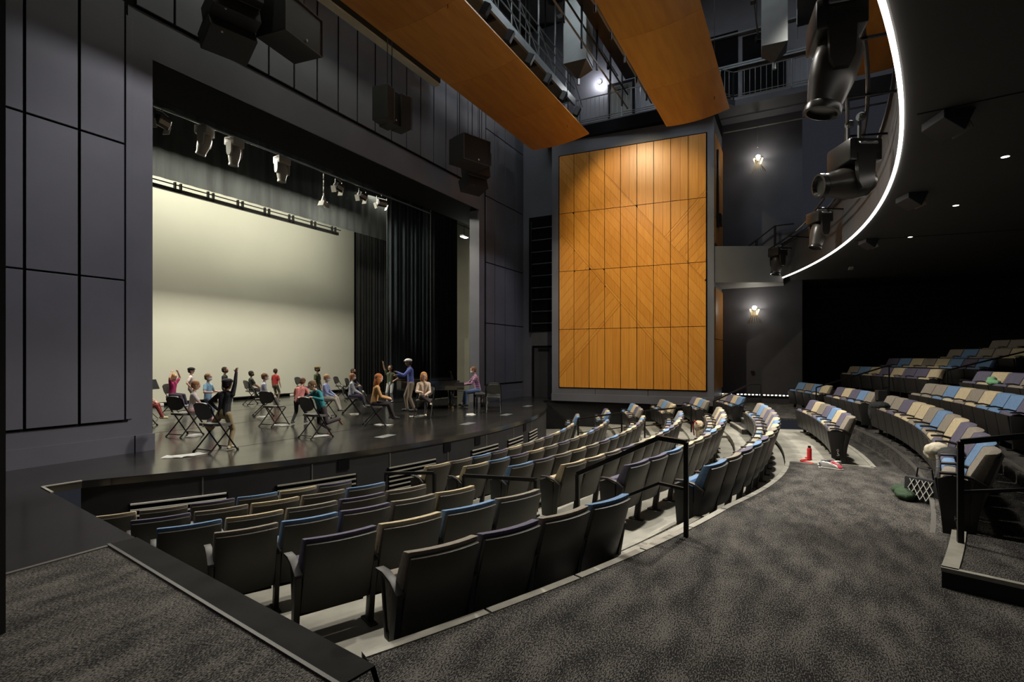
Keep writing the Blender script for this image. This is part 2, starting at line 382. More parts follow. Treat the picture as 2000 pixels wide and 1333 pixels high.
# aisle steps with nosings
for s in (-1, 1):
    for k in 'ABCDE':
        Rk, zt = ROW[k]; nx = 'BCDEF'['ABCDE'.index(k)]; z1 = ROW[nx][1] - SEAT_H; z0 = zt - SEAT_H
        bm = NB(); p = sorted((s * 18.5, s * 13.7)); sector(bm, Rk - .12, Rk + .17, p[0], p[1], z0, (z0 + z1) / 2, 4); obj('aisle_step', bm, MT['concrete'], tiers)
    p = sorted((s * 18.5, s * 13.4))
    for R0, z in ((19.62, -.28), (19.93, -.14)):
        bm = NB(); sector(bm, R0, 20.24, p[0], p[1], -.41, z, 4); obj('aisle_step', bm, MT['carpet'], tiers)
        bm = NB(); sector(bm, R0 - .005, R0 + .07, p[0], p[1], z - .02, z + .006, 4); obj('step_nosing', bm, MT['nosing'], tiers)
# pale nosing strip round the back of the sunken rows, in lengths
nose = empty('trim_nosing', label='pale metal nosing strip curving behind the last sunken row', cat='trim', kind='structure')
p = -25.75
while p < 1:
    q = min(p + 2.45, 1); bm = NB(); sector(bm, 20.205, 20.275, p, q - .06, lambda a: ramp(a) - .03, lambda a: ramp(a) + .008, 4); obj('nosing_length', bm, MT['nosing'], nose); p = q
bm = NB(); sector(bm, 20.3, 21.5, .55, .95, -.305, -.285, 2); obj('nosing_length', bm, MT['speaker_trim'], nose)
bm = NB(); sector(bm, 21.58, 21.66, 1.2, 14, -.32, -.290, 10); obj('nosing_length', bm, MT['nosing'], nose)
bm = NB(); sector(bm, 20.9, 21.62, 1.1, 1.35, -.32, -.290, 2); obj('nosing_length', bm, MT['nosing'], nose)
# --- raised tiers beyond the cross aisle
UP = {'G': (21.4, .57), 'H': (22.55, .84), 'I': (23.7, 1.07), 'J': (24.7, 1.37), 'K': (25.7, 1.65), 'L': (26.7, 1.93), 'M': (27.7, 2.2)}
ut = empty('floor_raised_tiers', label='dark carpeted tiers rising to the right under the balcony', cat='floor', kind='structure')
for k, R0, R1 in (('H', 22.02, 23.08), ('I', 23.08, 24.05), ('J', 24.05, 25.05), ('K', 25.05, 26.05), ('L', 26.05, 27.05), ('M', 27.05, 31)):
    z = UP[k][1] - SEAT_H; bm = NB(); p0 = -12.9 if k == 'H' else -16.2
    sector(bm, R0, R1, p0, 34, z - .32, z, 30); obj('tier', bm, MT['carpet'], ut)
    bm = NB(); sector(bm, R0 - .004, R0 + .04, p0, 34, z - .02, z + .005, 30); obj('step_nosing', bm, MT['speaker_trim'], ut)
# carpeted stair at the near end of the raised rows
st = empty('stair', label='carpeted stair block with pale nosing beside the handrail', cat='stair', kind='structure')
for R0, R1, z in ((22.2, 23.1, .15), (23.1, 24.2, .36), (24.2, 25.2, .62)):
    bm = NB(); sector(bm, R0, R1, -15.9, -13.05, -.0 if z < .2 else z - .3, z - .012, 6); obj('tread', bm, MT['carpet'], st)
    bm = NB(); sector(bm, R0 - .01, R0 + .09, -15.95, -13.0, z - .03, z, 4); obj('nosing', bm, MT['nosing'], st)
    bm = NB(); sector(bm, R0 - .01, R1, -16.0, -15.88, z - .03, z, 2); obj('edge', bm, MT['nosing'], st)
    bm = NB(); sector(bm, R0 - .005, R1, -15.98, -15.89, 0 if z < .2 else z - .3, z - .03, 2); obj('stringer', bm, MT['black_paint'], st)

# ------------------------------------------------------------------ proscenium
YW = 10.38; XL, XR, ZT = 5.43, 16.74, 7.15
bm = NB()
bx(bm, 1.0, XL, YW, 10.80, 0, 15.5); bx(bm, XR, 20.4, YW, 10.80, 0, 15.5); bx(bm, XL - .001, XR + .001, YW, 10.80, ZT, 15.5)
pro = struct('wall_proscenium', bm, MT['slate_paint'], 'slate grey proscenium wall framing the stage opening', 'wall')
bm = NB(); bx(bm, XL - 1, XR + 3.4, 10.801, 11.95, ZT - .012, ZT + 2.4); bx(bm, XL, XR, YW + .05, 10.801, ZT - .012, ZT)
obj('opening_lining', bm, MT['joint_black'], pro)
for x0, x1, z0, z1 in ((1.4, 5.02, .56, 15.4), (17.12, 20.35, .60, 15.4), (5.02, 17.12, 7.92, 15.4)):
    bm = NB(); bx(bm, x0, x1, YW - .012, YW, z0, z1); obj('joint_shade_sheet', bm, MT['joint_black'], pro)  # black sheet stands in for the deep shade in the panel gaps
def panel(x0, x1, z0, z1, d=.045):
    bm = NB(); bx(bm, x0, x1, YW - d, YW - .010, z0, z1, 0, .004); obj('panel', bm, MT['slate_paint'], pro)
cols = [(1.55, 2.18), (2.215, 2.88), (2.91, 3.57), (3.608, 4.268), (4.308, 4.945)]
for c in cols:
    for z0, z1 in ((.60, 3.015), (3.045, 5.395), (5.43, 7.9), (7.94, 10.4), (10.44, 12.9)): panel(*c, z0, z1)
panel(4.985, 5.09, .60, 7.7, .02)
for c in ((17.18, 17.80), (17.84, 18.62), (18.66, 19.50), (19.54, 20.3)):
    for z0, z1 in ((.65, 2.95), (2.985, 5.25), (5.285, 7.75), (7.79, 10.3), (10.34, 12.9)): panel(*c, z0, z1)
x = 5.125
while x < 17.0:
    panel(x + .022, min(x + .675, 17.14) - .022, 7.97, 11.4, .04); panel(x + .022, min(x + .675, 17.14) - .022, 11.45, 13.4, .04); x += .675
bm = NB(); bx(bm, 1.0, XL + .012, YW - .055, YW + .43, 0, .30); struct('baseboard_left', bm, MT['slate_paint'], 'slate baseboard of the left proscenium pier', 'baseboard')
bm = NB(); bx(bm, XR - .012, 20.4, YW - .055, YW + .43, 0, .30); struct('baseboard_right', bm, MT['slate_paint'], 'slate baseboard of the right proscenium pier', 'baseboard')
bm = NB(); bx(bm, 5.10, 5.118, YW - .06, YW - .05, 0, .30); tag(obj('trim_joint', bm, MT['joint_black']), 'black joint line in the left baseboard', 'trim', kind='structure')
# black pier at the left edge of the view
bm = NB(); bx(bm, .2, 1.40, 4.29, 10.3, 0, 9)
struct('wall_left', bm, MT['black_paint'], 'black wall edge along the left side of the picture', 'wall')
# ------------------------------------------------------------------ right wood tower
a = Vector((18.88, 8.39, 0)); e = Vector((19.32, 2.51, 0)); dirw = (e - a).normalized(); nw = Vector((-dirw.y, dirw.x, 0))  # nw points to +x
if nw.x < 0: nw = -nw
bm = NB(); prism(bm, [a[:2], e[:2], (21.55, 2.51), (21.55, 8.39)], 0, 10.0)
tower = struct('wall_right', bm, MT['slate_paint'], 'dark slate side tower carrying the lit wood panelling', 'wall')
bm = NB(); d0 = a + dirw * 0; prism(bm, [(a - nw * .06)[:2], (e - nw * .06)[:2], e[:2], a[:2]], 0, .28)
obj('base_rail', bm, MT['slate_paint'], tower)
for q in (.29, .62):
    c = a.lerp(e, q); bm = NB(); prism(bm, [(c - nw * .005)[:2], (c + dirw * .012 - nw * .005)[:2], (c + dirw * .012)[:2], c[:2]], 0.28, .53); obj('joint', bm, MT['joint_black'], tower)
U0 = (Vector((18.905, 8.08, 0)) - a).dot(dirw); UW = 5.33; COLW = UW / 9; ROWH = 2.225; ZTOP = 9.42
WM = Matrix(((dirw.x, 0, -nw.x, 0), (dirw.y, 0, -nw.y, 0), (0, -1, 0, 0), (0, 0, 0, 1)))      # local (u, v down, out) -> world
WM = Matrix.Translation(a + dirw * U0 + Vector((0, 0, ZTOP))) @ WM
wp = empty('wood_panelling', label='tall honey coloured wood panelling with diagonal grooves on the side tower', cat='panelling')
bm = NB(); prism_m(bm, [(-.03, -.03), (UW + .03, -.03), (UW + .03, 4 * ROWH + .03), (-.03, 4 * ROWH + .03)], WM, .0, .012); obj('backing', bm, MT['joint_black'], wp)
def clip(poly, n, c):                     # keep n.p <= c
    out = []
    for i in range(len(poly)):
        p, q = poly[i], poly[(i + 1) % len(poly)]; dp = n[0] * p[0] + n[1] * p[1] - c; dq = n[0] * q[0] + n[1] * q[1] - c
        if dp <= 0: out.append(p)
        if dp * dq < 0: t = dp / (dp - dq); out.append((p[0] + t * (q[0] - p[0]), p[1] + t * (q[1] - p[1])))
    return out
def pa(poly): return abs(sum(poly[i][0] * poly[(i + 1) % len(poly)][1] - poly[(i + 1) % len(poly)][0] * poly[i][1] for i in range(len(poly)))) / 2
sl = 1.2; L1c = .9 - sl * 1.8; L2c = 5.8 - sl * 2.39; U3c = 3.47 + 1.1 * 3.94; U4c = 5.8 + 1.15 * 2.39
zones = [([((-sl, 1), L1c), ((1.1, 1), U3c)], (1, 0), .2985), ([((-sl, 1), L1c), ((-1.1, -1), -U3c)], (1.1, 1), .33),
         ([((sl, -1), -L1c), ((-sl, 1), L2c)], (-sl, 1), .40), ([((sl, -1), -L2c), ((1.15, 1), U4c)], (1.15, 1), .40), ([((sl, -1), -L2c), ((-1.15, -1), -U4c)], (1, 0), .2985)]
for ci in range(9):
    for ri in range(4):
        pn = empty('panel'); pn.parent = wp
        g = .010; rect = [(ci * COLW + g, ri * ROWH + g), ((ci + 1) * COLW - g, ri * ROWH + g), ((ci + 1) * COLW - g, (ri + 1) * ROWH - g), (ci * COLW + g, (ri + 1) * ROWH - g)]
        for cons, n, step in zones:
            P = rect
            for nn, cc in cons: P = clip(P, nn, cc - .0042 * math.hypot(*nn)) if len(P) > 2 else P
            if len(P) < 3 or pa(P) < .002: continue
            if cons[0][0] != (-sl, 1) or n != (1, 0): pass
            vals = [n[0] * p[0] + n[1] * p[1] for p in P]; k0 = math.floor(min(vals) / step)
            for k in range(k0, math.floor(max(vals) / step) + 1):
                h = .0026 * math.hypot(*n)
                Q = clip(P, n, (k + 1) * step - h); Q = clip(Q, (-n[0], -n[1]), -(k * step + h)) if len(Q) > 2 else Q
                if len(Q) < 3 or pa(Q) < .0015: continue
                bm = NB(); prism_m(bm, Q, WM, .012, .040); obj('plank', bm, MT['veneer'], pn)
# wood on the return face
rp = empty('return_panelling', label='narrow wood panels on the side face of the tower', cat='panelling')
for z0, z1 in ((.55, 2.3), (2.32, 4.1), (5.62, 6.5), (6.52, 8.2), (8.22, 9.4)):
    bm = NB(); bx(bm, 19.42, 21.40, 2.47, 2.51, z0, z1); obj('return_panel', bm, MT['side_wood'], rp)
bm = NB(); bx(bm, 19.9, 20.3, 2.36, 2.47, 6.35, 6.75); bx(bm, 19.6, 19.72, 2.40, 2.47, 6.2, 8.9); obj('hinge_bracket', bm, MT['steel_black'], rp)
# ------------------------------------------------------------------ recess with ladder slot and door between proscenium and tower
bm = NB(); bx(bm, 20.25, 20.45, 8.39, 10.4, 0, 15.5); rec = struct('wall_recess', bm, MT['slate_paint'], 'narrow recessed wall between proscenium and wood tower', 'wall')
bm = NB(); bx(bm, 20.22, 20.25, 8.52, 10.05, 2.75, 7.6); obj('slot', bm, MT['joint_black'], rec)
d1 = empty('door_1', (20.22, 9.30, 0), label='closed dark door beside the wood panelled tower', cat='door', kind='structure')
bm = NB(); bx(bm, -.02, .03, -.50, .50, 0, 2.08); obj('leaf', bm, MT['dark_wall'], d1)
bm = NB(); bx(bm, -.04, .03, -.58, -.50, 0, 2.16); bx(bm, -.04, .03, .50, .58, 0, 2.16); bx(bm, -.04, .03, -.5, .5, 2.08, 2.16); obj('frame', bm, MT['joint_black'], d1)
bm = NB(); tube(bm, [(-.05, -.42, 1.0), (-.09, -.42, 1.0), (-.09, -.30, 1.0)], .012); obj('handle', bm, MT['chrome'], d1)
bm = NB(); bx(bm, -.06, -.02, -.2, .3, 1.96, 2.04); obj('closer', bm, MT['steel_black'], d1)
ld = empty('ladder', (20.14, 9.28, 0), label='wall ladder of pale rungs in the dark slot beside the tower', cat='ladder')
for s in (-.62, .62):
    bm = NB(); tube(bm, [(0, s, 2.7), (0, s, 7.4)], .022); obj('rail', bm, MT['steel_black'], ld)
for s in (-.62, .62):
    for z in (2.75, 5.2, 7.35):
        bm = NB(); tube(bm, [(0, s, z), (.10, s, z)], .015); obj('standoff', bm, MT['steel_black'], ld)
for k in range(9):
    bm = NB(); tube(bm, [(0, -.62, 3.1 + k * .5), (0, .62, 3.1 + k * .5)], .014); obj('rung', bm, MT['steel_grey'], ld)
# ------------------------------------------------------------------ far right walls, side box, balcony
bm = NB(); bx(bm, 21.42, 21.7, -.16, 2.6, 0, 15.5); bx(bm, 21.7, 26, -.16, .0, 0, 15.5)
struct('wall_sconce', bm, MT['dark_wall'], 'dark blue grey side wall with two sconces', 'wall')
bw = empty('wall_back', label='dark horizontally boarded wall behind the raised rows', cat='wall', kind='structure')
bm = NB(); bx(bm, 24.6, 24.8, -16, -.16, -1, 4.6); obj('wall_face', bm, MT['black_paint'], bw)
for k in range(18):
    bm = NB(); bx(bm, 24.57, 24.6, -16, -.16, -.02 + k * .25, .215 + k * .25); obj('board', bm, MT['board_dark'], bw)
BC = (CX, 24.9); RB = 26.24; ZB = 4.40
PB1 = math.degrees(math.asin((20.5 - CX) / RB)); PB0 = -36
bm = NB(); sector(bm, RB, 41, PB0, 38, ZB + .02, ZB + .30, 50, BC)
cb = struct('ceiling_balcony', bm, MT['soffit_grey'], 'dark grey underside of the curved balcony', 'ceiling')
for ph in (-8, 8):
    bm = NB(); sector(bm, RB + .1, 41, ph, ph + .025, ZB + .012, ZB + .02, 2, BC); obj('soffit_joint', bm, MT['joint_black'], cb)
bm = NB(); sector(bm, RB - .06, RB + .10, PB0, PB1, ZB + .03, ZB + 1.12, 50, BC)
bf = struct('wall_balcony_front', bm, MT['balcony_paint'], 'curved grey balcony front above the light strip', 'wall')
bm = NB(); sector(bm, RB - .10, RB + .14, PB0, PB1, ZB + 1.12, ZB + 1.18, 50, BC); obj('cap_rail', bm, MT['steel_black'], bf)
bm = NB(); prism(bm, [(19.36, 2.50), (20.42, .42), (21.6, .42), (21.6, 2.50)], 4.25, 5.50)
struct('wall_side_box', bm, MT['fascia_grey'], 'pale grey front of the side box next to the tower', 'wall')
bm = NB(); sector(bm, RB - .058, RB - .018, PB0, PB1, ZB - .005, ZB + .03, 70, BC)
tag(obj('light_strip', bm, MT['led']), 'glowing white light strip along the curved balcony edge', 'light')
# ceiling high above, gallery soffits
bm = NB(); bx(bm, -8, 30, -8, 22, 15.5, 15.8); struct('ceiling', bm, MT['black_paint'], 'black high ceiling over catwalks', 'ceiling')
bm = NB(); bx(bm, 1, 23, 20.6, 20.8, 0, 15.5); struct('wall_stage_back', bm, MT['black_paint'], 'black back wall of the stage', 'wall')
bm = NB(); bx(bm, 22.6, 22.8, 11.9, 20.8, 0, 15.5); struct('wall_stage_right', bm, MT['wing_paint'], 'pale wall of the wing behind the curtains', 'wall')
bm = NB(); bx(bm, .8, 1.0, 11.9, 20.8, 0, 15.5); struct('wall_stage_left', bm, MT['black_paint'], 'black wall of the left wing', 'wall')
bm = NB(); bx(bm, 21.6, 22.8, 8.0, 11.9, 0, 15.5); struct('wall_far_right', bm, MT['black_paint'], 'black wall behind the recess', 'wall')
# ================================================================== SEATS
def bend(bm, k, w):                                # wrap the sides forward
    for v in bm.verts: v.co.y += k * (v.co.x / (w / 2)) ** 2
W = .575
def shear_box(bm, x0, x1, prof, bev=.012, nx=4):
    """profile polygon in (y,z), extruded along x with nx cuts"""
    rings = []
    for i in range(nx + 1):
        x = x0 + (x1 - x0) * i / nx; rings.append([bm.verts.new((x, y, z)) for y, z in prof])
    n = len(prof)
    for A, B in zip(rings, rings[1:]):
        for k in range(n): bm.faces.new((A[k], A[(k + 1) % n], B[(k + 1) % n], B[k]))
    bm.faces.new(rings[0][::-1]); bm.faces.new(rings[-1])
    if bev:
        bmesh.ops.recalc_face_normals(bm, faces=bm.faces)
        es = [e for e in bm.edges if e.is_manifold and e.calc_face_angle(0) > .5]
        bmesh.ops.bevel(bm, geom=es, offset=bev, segments=2, affect='EDGES', profile=.6)
SM = {}
def seat_meshes():
    hw = W / 2 - .018
    for c in ('beige', 'taupe', 'purple', 'blue'):
        bm = NB(); shear_box(bm, -hw, hw, [(.225, .36), (.30, .36), (.235, .62), (.085, .865), (.005, .87), (.01, .84)][:0] or [(.20, .34), (.285, .36), (.215, .62), (.10, .855), (.012, .87)], .016, 6)
        bend(bm, .045, W); SM['back_' + c] = mesh(bm, 'back_cushion', MT['fabric_' + c], True)
        bm = NB(); shear_box(bm, -hw + .012, hw - .012, [(.275, .22), (.40, .22), (.455, .58), (.43, .635), (.335, .635)], .03, 4)
        SM['seat_' + c] = mesh(bm, 'seat_cushion', MT['fabric_' + c], True)
    bm = NB(); shear_box(bm, -hw + .010, hw - .010, [(.168, .25), (.205, .25), (.200, .36), (.026, .832), (-.006, .828)], .008, 6)
    bend(bm, .045, W); SM['shell'] = mesh(bm, 'back_shell', MT['shell_black'], True)
    bm = NB(); shear_box(bm, -hw + .004, hw - .004, [(.33, .17), (.43, .17), (.495, .60), (.462, .60), (.40, .22)], .01, 3)
    SM['pan'] = mesh(bm, 'seat_pan', MT['pan_black'], True)
    # armrest : arched slab ; standard : raked upright with a foot
    bm = NB(); prof = [(.112, .558), (.120, .580), (.22, .640), (.34, .668), (.455, .662), (.458, .640), (.34, .643), (.225, .613)]
    shear_box(bm, -.031, .031, prof, .006, 1); SM['arm'] = mesh(bm, 'armrest', MT['arm_black'], True)
    bm = NB(); shear_box(bm, -.022, .022, [(.125, .565), (.205, .598), (.235, .40), (.285, .05), (.275, .0), (.215, .0), (.175, .30)], .005, 1)
    SM['std'] = mesh(bm, 'leg', MT['arm_black'], True)
    bm = NB(); bx(bm, -.03, .03, .15, .36, 0, .02, 0, .004); SM['foot'] = mesh(bm, 'foot', MT['arm_black'])
    bm = NB(); shear_box(bm, -.012, .012, [(.235, .10), (.43, .10), (.47, .60), (.36, .64), (.235, .60)], .004, 1); SM['end'] = mesh(bm, 'end_panel', MT['arm_black'], True)
seat_meshes()
ORD = ['first', 'second', 'third', 'fourth', 'fifth', 'sixth', 'seventh', 'eighth', 'ninth', 'tenth', 'eleventh', 'twelfth', 'thirteenth', 'fourteenth', 'fifteenth', 'sixteenth', 'seventeenth']
CN = {'B': 'beige', 'T': 'taupe', 'P': 'purple', 'U': 'blue'}
def text_mesh(s, size, m):
    cu = bpy.data.curves.new('lettering', 'FONT'); cu.body = s; cu.size = size; cu.extrude = .001; cu.align_x = 'CENTER'
    o = bpy.data.objects.new('lettering', cu); COL.objects.link(o); dg = bpy.context.evaluated_depsgraph_get()
    me = bpy.data.meshes.new_from_object(o.evaluated_get(dg)); bpy.data.objects.remove(o); bpy.data.curves.remove(cu); me.materials.clear(); me.materials.append(m); return me
def wheelchair_mesh():
    bm = NB(); pts = [(.017 * math.cos(a), .017 * math.sin(a), 0) for a in [R_(t) for t in range(-150, 75, 15)]]
    tube(bm, pts, .0032, 6); tube(bm, [(0, .045, 0), (0, .012, 0), (.018, .012, 0), (.026, -.012, 0)], .0036, 6); tube(bm, [(0, .028, 0), (.014, .028, 0)], .003, 6); ell(bm, (0, .054, 0), (.006, .006, .003), 8, 6)
    return mesh(bm, 'access_symbol', MT['plate_white'])
ACC = wheelchair_mesh(); LET = {}
def seat(R, ph, zt, sx, col, label, group, first, last, sign=None):
    p = pol(R, ph, zt - SEAT_H)
    t = empty('theatre_seat', p, R_(ph), label, 'seat', group, scale=(sx, 1, 1))
    b = link('back_cushion', SM['back_' + col], t); link('back_shell', SM['shell'], t)
    c = link('seat_cushion', SM['seat_' + col], t); link('seat_pan', SM['pan'], t)
    for s, on in ((-1, True), (1, last)):
        if on:
            link('armrest', SM['arm'], t, (s * W / 2, 0, 0)); l = link('leg', SM['std'], t, (s * W / 2, 0, 0)); link('foot', SM['foot'], l)
    if first and not label.split(', ')[2].startswith('left block'): link('end_panel', SM['end'], t, (-W / 2 - .012, 0, 0))
    if sign:
        if sign not in LET: LET[sign] = text_mesh(sign, .055, MT['plate_white'])
        s = -1 if first else 1
        link('row_letter', LET[sign], t, (s * (W / 2 + .026), .33, .235), (R_(90), 0, R_(-90) if s < 0 else R_(90)))
        link('access_symbol', ACC, t, (s * (W / 2 + .026), .33, .17), (R_(90), 0, R_(-90) if s < 0 else R_(90)))
    return t
def row(k, zR, p0, p1, cols, where, group, sign=None, end='first', fromw='left'):
    R, zt = zR; n = len(cols); step = (p1 - p0) / n; pitch = R_(step) * R
    for i, c in enumerate(cols):
        cn = CN[c]
        lab = '%s theatre seat, %s from left, %s' % (cn, ORD[i] if fromw == 'left' else ORD[n - 1 - i], where)
        seat(R, p0 + step * (i + .5), zt, pitch / W, cn, lab, group, i == 0, i == n - 1, sign if (sign and ((end == 'first' and i == 0) or (end == 'last' and i == n - 1))) else None)
G1, G2, G3 = 'seats of the left sunken block', 'seats of the centre sunken block', 'seats of the right sunken block'
RN = {'A': 'first', 'B': 'second', 'C': 'third', 'D': 'fourth', 'E': 'fifth', 'F': 'sixth'}
LB = {'A': (-31.6, -18.9, 'BTPUBP'), 'B': (-29.6, -18.8, 'PTBTU'), 'C': (-28.7, -18.7, 'UBTPT'), 'D': (-27.35, -18.7, 'TUPTB'), 'E': (-25.85, -18.5, 'PBUT'), 'F': (-24.8, -18.25, 'TPTU')}
CB = {'A': 'BTUPBTTPBUTB', 'B': 'BUPBTPTBUPBTU', 'C': 'UPTBTPUTBBPTUB', 'D': 'BBTPTBTUPTBTPUT', 'E': 'PPUBBTUBPUTBPBT', 'F': 'UTPUPBTBUBPTPTUT'}
RBK = {'A': (19.2, 23.4, 'UT'), 'B': (19.0, 25.2, 'UBP'), 'C': (18.8, 26.8, 'TPBU'), 'D': (18.7, 26.2, 'BTUT'), 'E': (18.6, 24.8, 'TUBP'), 'F': (18.5, 24.7, 'UBPT')}
for k in 'ABCDEF':
    p0, p1, cs = LB[k]; row(k, ROW[k], p0, p1, cs, 'left block, %s row from stage' % RN[k], G1)
    row(k, ROW[k], -13.5, 13.5, CB[k], 'centre block, %s row from stage' % RN[k], G2, 'F' if k == 'F' else None, 'first')
    p0, p1, cs = RBK[k]; row(k, ROW[k], p0, p1, cs, 'far right block, %s row from stage' % RN[k], G3)
# for the rows beyond the aisle image-left is the larger angle
def urow(k, p0, p1, cols, where, group, sign=None, end='first'): row(k, UP[k], p0, p1, cols[::-1], where, group, sign, end, fromw='right')
urow('G', 1.5, 13.4, 'PBTPUBPT', 'short row standing on the aisle concrete', 'seats of the short aisle row', 'G', 'first')
urow('H', -12.6, 8.6, 'TTPBBTUTBPTPUT', 'front raised row along the aisle', 'seats of the raised rows', 'H', 'first')
urow('H', 18.5, 24.3, 'UTUB', 'front raised row, far wall end', 'seats of the raised rows')
urow('H', 10.5, 17.3, 'PBPUT', 'front raised row beside the thin handrail', 'seats of the raised rows')
urow('I', -1.0, 11.6, 'TTUBTBUUP', 'second raised row', 'seats of the raised rows')
urow('J', 15.0, 26.3, 'TUBPBPPB', 'third raised row near the far wall', 'seats of the raised rows')
urow('J', 2.5, 11.5, 'PBPTUB', 'third raised row at right picture edge', 'seats of the raised rows')
urow('K', 14.5, 25.2, 'PUBTBUPU', 'fourth raised row', 'seats of the raised rows')
urow('L', 15.4, 22.2, 'TUTTB', 'fifth raised row', 'seats of the raised rows')
urow('M', 18.6, 21.6, 'TT', 'topmost raised row', 'seats of the raised rows')

# ================================================================== HANDRAILS
def rail(label, base0, base1, h0, h1, bendp=None, mid=True, r=.022):
    t = empty('handrail', base0, 0, label, 'handrail', 'aisle handrails')
    o = Vector(base0); b1 = Vector(base1) - o
    for b, hh in ((Vector((0, 0, 0)), h0), (b1, h1)):
        bm = NB(); box(bm, (b.x, b.y, b.z + hh / 2), (r * 1.9, r * 1.9, hh)); obj('post', bm, MT['steel_black'], t)
    for q, nm in ((1, 'top_rail'), (.5, 'middle_rail')):
        if nm == 'middle_rail' and not mid: continue
        a = Vector((0, 0, h0 * q)); c = b1 + Vector((0, 0, h1 * q)); d = (c - a); f = Vector((d.x, d.y, 0)).normalized() * .28
        pts = [a, a + f + Vector((0, 0, .012)), c] if bendp else [a, c]
        bm = NB()
        for i in range(len(pts) - 1): bar(bm, pts[i], pts[i + 1], r * (2 if q == 1 else 1.2), r * (2 if q == 1 else 1.2))
        obj(nm, bm, MT['steel_black'], t)
for s, side in ((-1, 'left'), (1, 'right')):
    for (Ra, Rb, za, zb, wh) in ((20.34, 19.05, 0, -.54, 'top'), (18.42, 17.08, -.67, -.83, 'middle'), (16.4, 15.08, -.90, -1.11, 'bottom')):
        rail('black square handrail at the %s of the %s aisle steps' % (wh, side), pol(Ra, s * 16.75, za), pol(Rb, s * 16.75, zb), .89, .89 if wh != 'top' else .93, wh == 'top')
rail('black sloping handrail on the carpeted stair block', pol(22.26, -14.0, .15), pol(24.4, -13.5, .55), .84, .9)
rail('lower thin sloping handrail among the raised rows', pol(21.95, 17.9, .0), pol(23.9, 18.1, .2), .80, 1.25, r=.018)
rail('upper thin sloping handrail among the raised rows', pol(24.4, 13.7, .5), pol(26.6, 13.5, 1.06), .86, .95, r=.018)
# ================================================================== STAGE HOUSE : cyclorama, borders, legs, battens
cyc = empty('cyclorama', (0, 0, 0), 0, 'large pale cream backdrop cloth at the rear of the stage', 'backdrop')
bm = NB(); bx(bm, 2.4, 19.45, 19.34, 19.352, .12, 9.2)
obj('cloth', bm, MT['cyc_cloth'], cyc)
bm = NB(); tube(bm, [(2.4, 19.35, .09), (19.4, 19.35, .09)], .03); obj('bottom_pipe', bm, MT['steel_black'], cyc)
bm = NB(); bx(bm, 2.4, 19.6, 19.42, 19.62, 0, .34); tag(obj('trough', bm, MT['joint_black']), 'low black trough running along the foot of the backdrop', 'trough')
for i, x in enumerate((9.6, 10.3, 12.4, 12.8, 15.6, 16.1)):
    bm = NB(); box(bm, (0, 0, .05), (.16, .1, .1), None, .02); o = obj('floor_socket', bm, MT['plate_white'], None, False, (x, 19.2 - .02 * i, 0)); tag(o, '%s small white floor box along the backdrop foot' % ['leftmost', 'second', 'third', 'fourth', 'fifth', 'rightmost'][i], 'floor box', 'floor boxes at the backdrop')
def drape(name, x0, x1, y, z0, z1, m, label, amp=.06, folds=None, wav=None, rnd=1):
    random.seed(rnd); bm = NB(); L = x1 - x0; folds = folds or int(L / .22); n = folds * 6; rows = []
    ph = [random.random() * .8 for _ in range(folds + 2)]
    for j in range(5):
        z = z0 + (z1 - z0) * j / 4; r = []
        for i in range(n + 1):
            u = i / n; f = u * folds; k = int(f)
            a = amp * (1 if j < 4 else .6) * (.6 + .6 * ph[min(k, folds)]); r.append(bm.verts.new((x0 + L * u, y + a * math.sin(2 * math.pi * f + .4 * math.sin(3 * f)), z)))
        rows.append(r)
    for A, B in zip(rows, rows[1:]):
        for i in range(n): bm.faces.new((A[i], A[i + 1], B[i + 1], B[i]))
    bmesh.ops.solidify(bm, geom=bm.faces[:], thickness=.012)
    t = empty(name, (0, 0, 0), 0, label, 'curtain'); obj('cloth', bm, m, t, True)
    bm = NB(); tube(bm, [(x0 - .1, y, z1 + .03), (x1 + .1, y, z1 + .03)], .03); obj('pipe', bm, MT['steel_black'], t); return t
drape('border_curtain', 3.0, 20.5, 16.0, 6.82, 9.6, MT['border_cloth'], 'dark grey border curtain hanging above the backdrop', .016, 40, rnd=3)
drape('border_curtain', 3.0, 18.5, 13.9, 8.05, 9.8, MT['border_cloth'], 'dark border curtain behind the row of stage lights', .05, 50, rnd=5)
drape('leg_curtain', 17.45, 21.9, 17.2, .02, 9.0, MT['black_cloth'], 'black leg curtain beside the right edge of the backdrop', .07, 24, rnd=6)
drape('leg_curtain', 16.1, 18.9, 14.25, .02, 9.3, MT['leg_cloth_lit'], 'tall grey green leg curtain catching light at stage right', .09, 11, rnd=8)
drape('leg_curtain', 16.95, 18.75, 12.75, .02, 9.3, MT['black_cloth'], 'black leg curtain nearest the proscenium at stage right', .08, 8, rnd=9)
# wing details seen past the nearest leg
bm = NB(); bx(bm, 22.15, 22.58, 14.3, 15.2, 0, 2.6); tag(obj('wing_cabinet', bm, MT['wing_paint']), 'pale cabinet in the wing behind the nearest leg curtain', 'cabinet')
wl = empty('wing_lamp', (19.55, 12.9, 7.0), 0, 'bright white work lamp hanging at the right wing', 'lamp')
bm = NB(); box(bm, (0, 0, 0), (.42, .2, .07), None, .01); obj('housing', bm, MT['white_metal'], wl)
bm = NB(); box(bm, (0, 0, -.045), (.36, .16, .02)); obj('lens', bm, MT['lamp_glow'], wl)
bm = NB(); tube(bm, [(0, 0, .03), (0, 0, .42)], .012); obj('stem', bm, MT['steel_black'], wl)
l = bpy.data.lights.new('wing_lamp_light', 'POINT'); l.energy = 32; l.color = (.95, 1, .85); l.shadow_soft_size = .1
o = bpy.data.objects.new('wing_lamp_light', l); COL.objects.link(o); o.parent = wl; o.location = (0, 0, -.15)
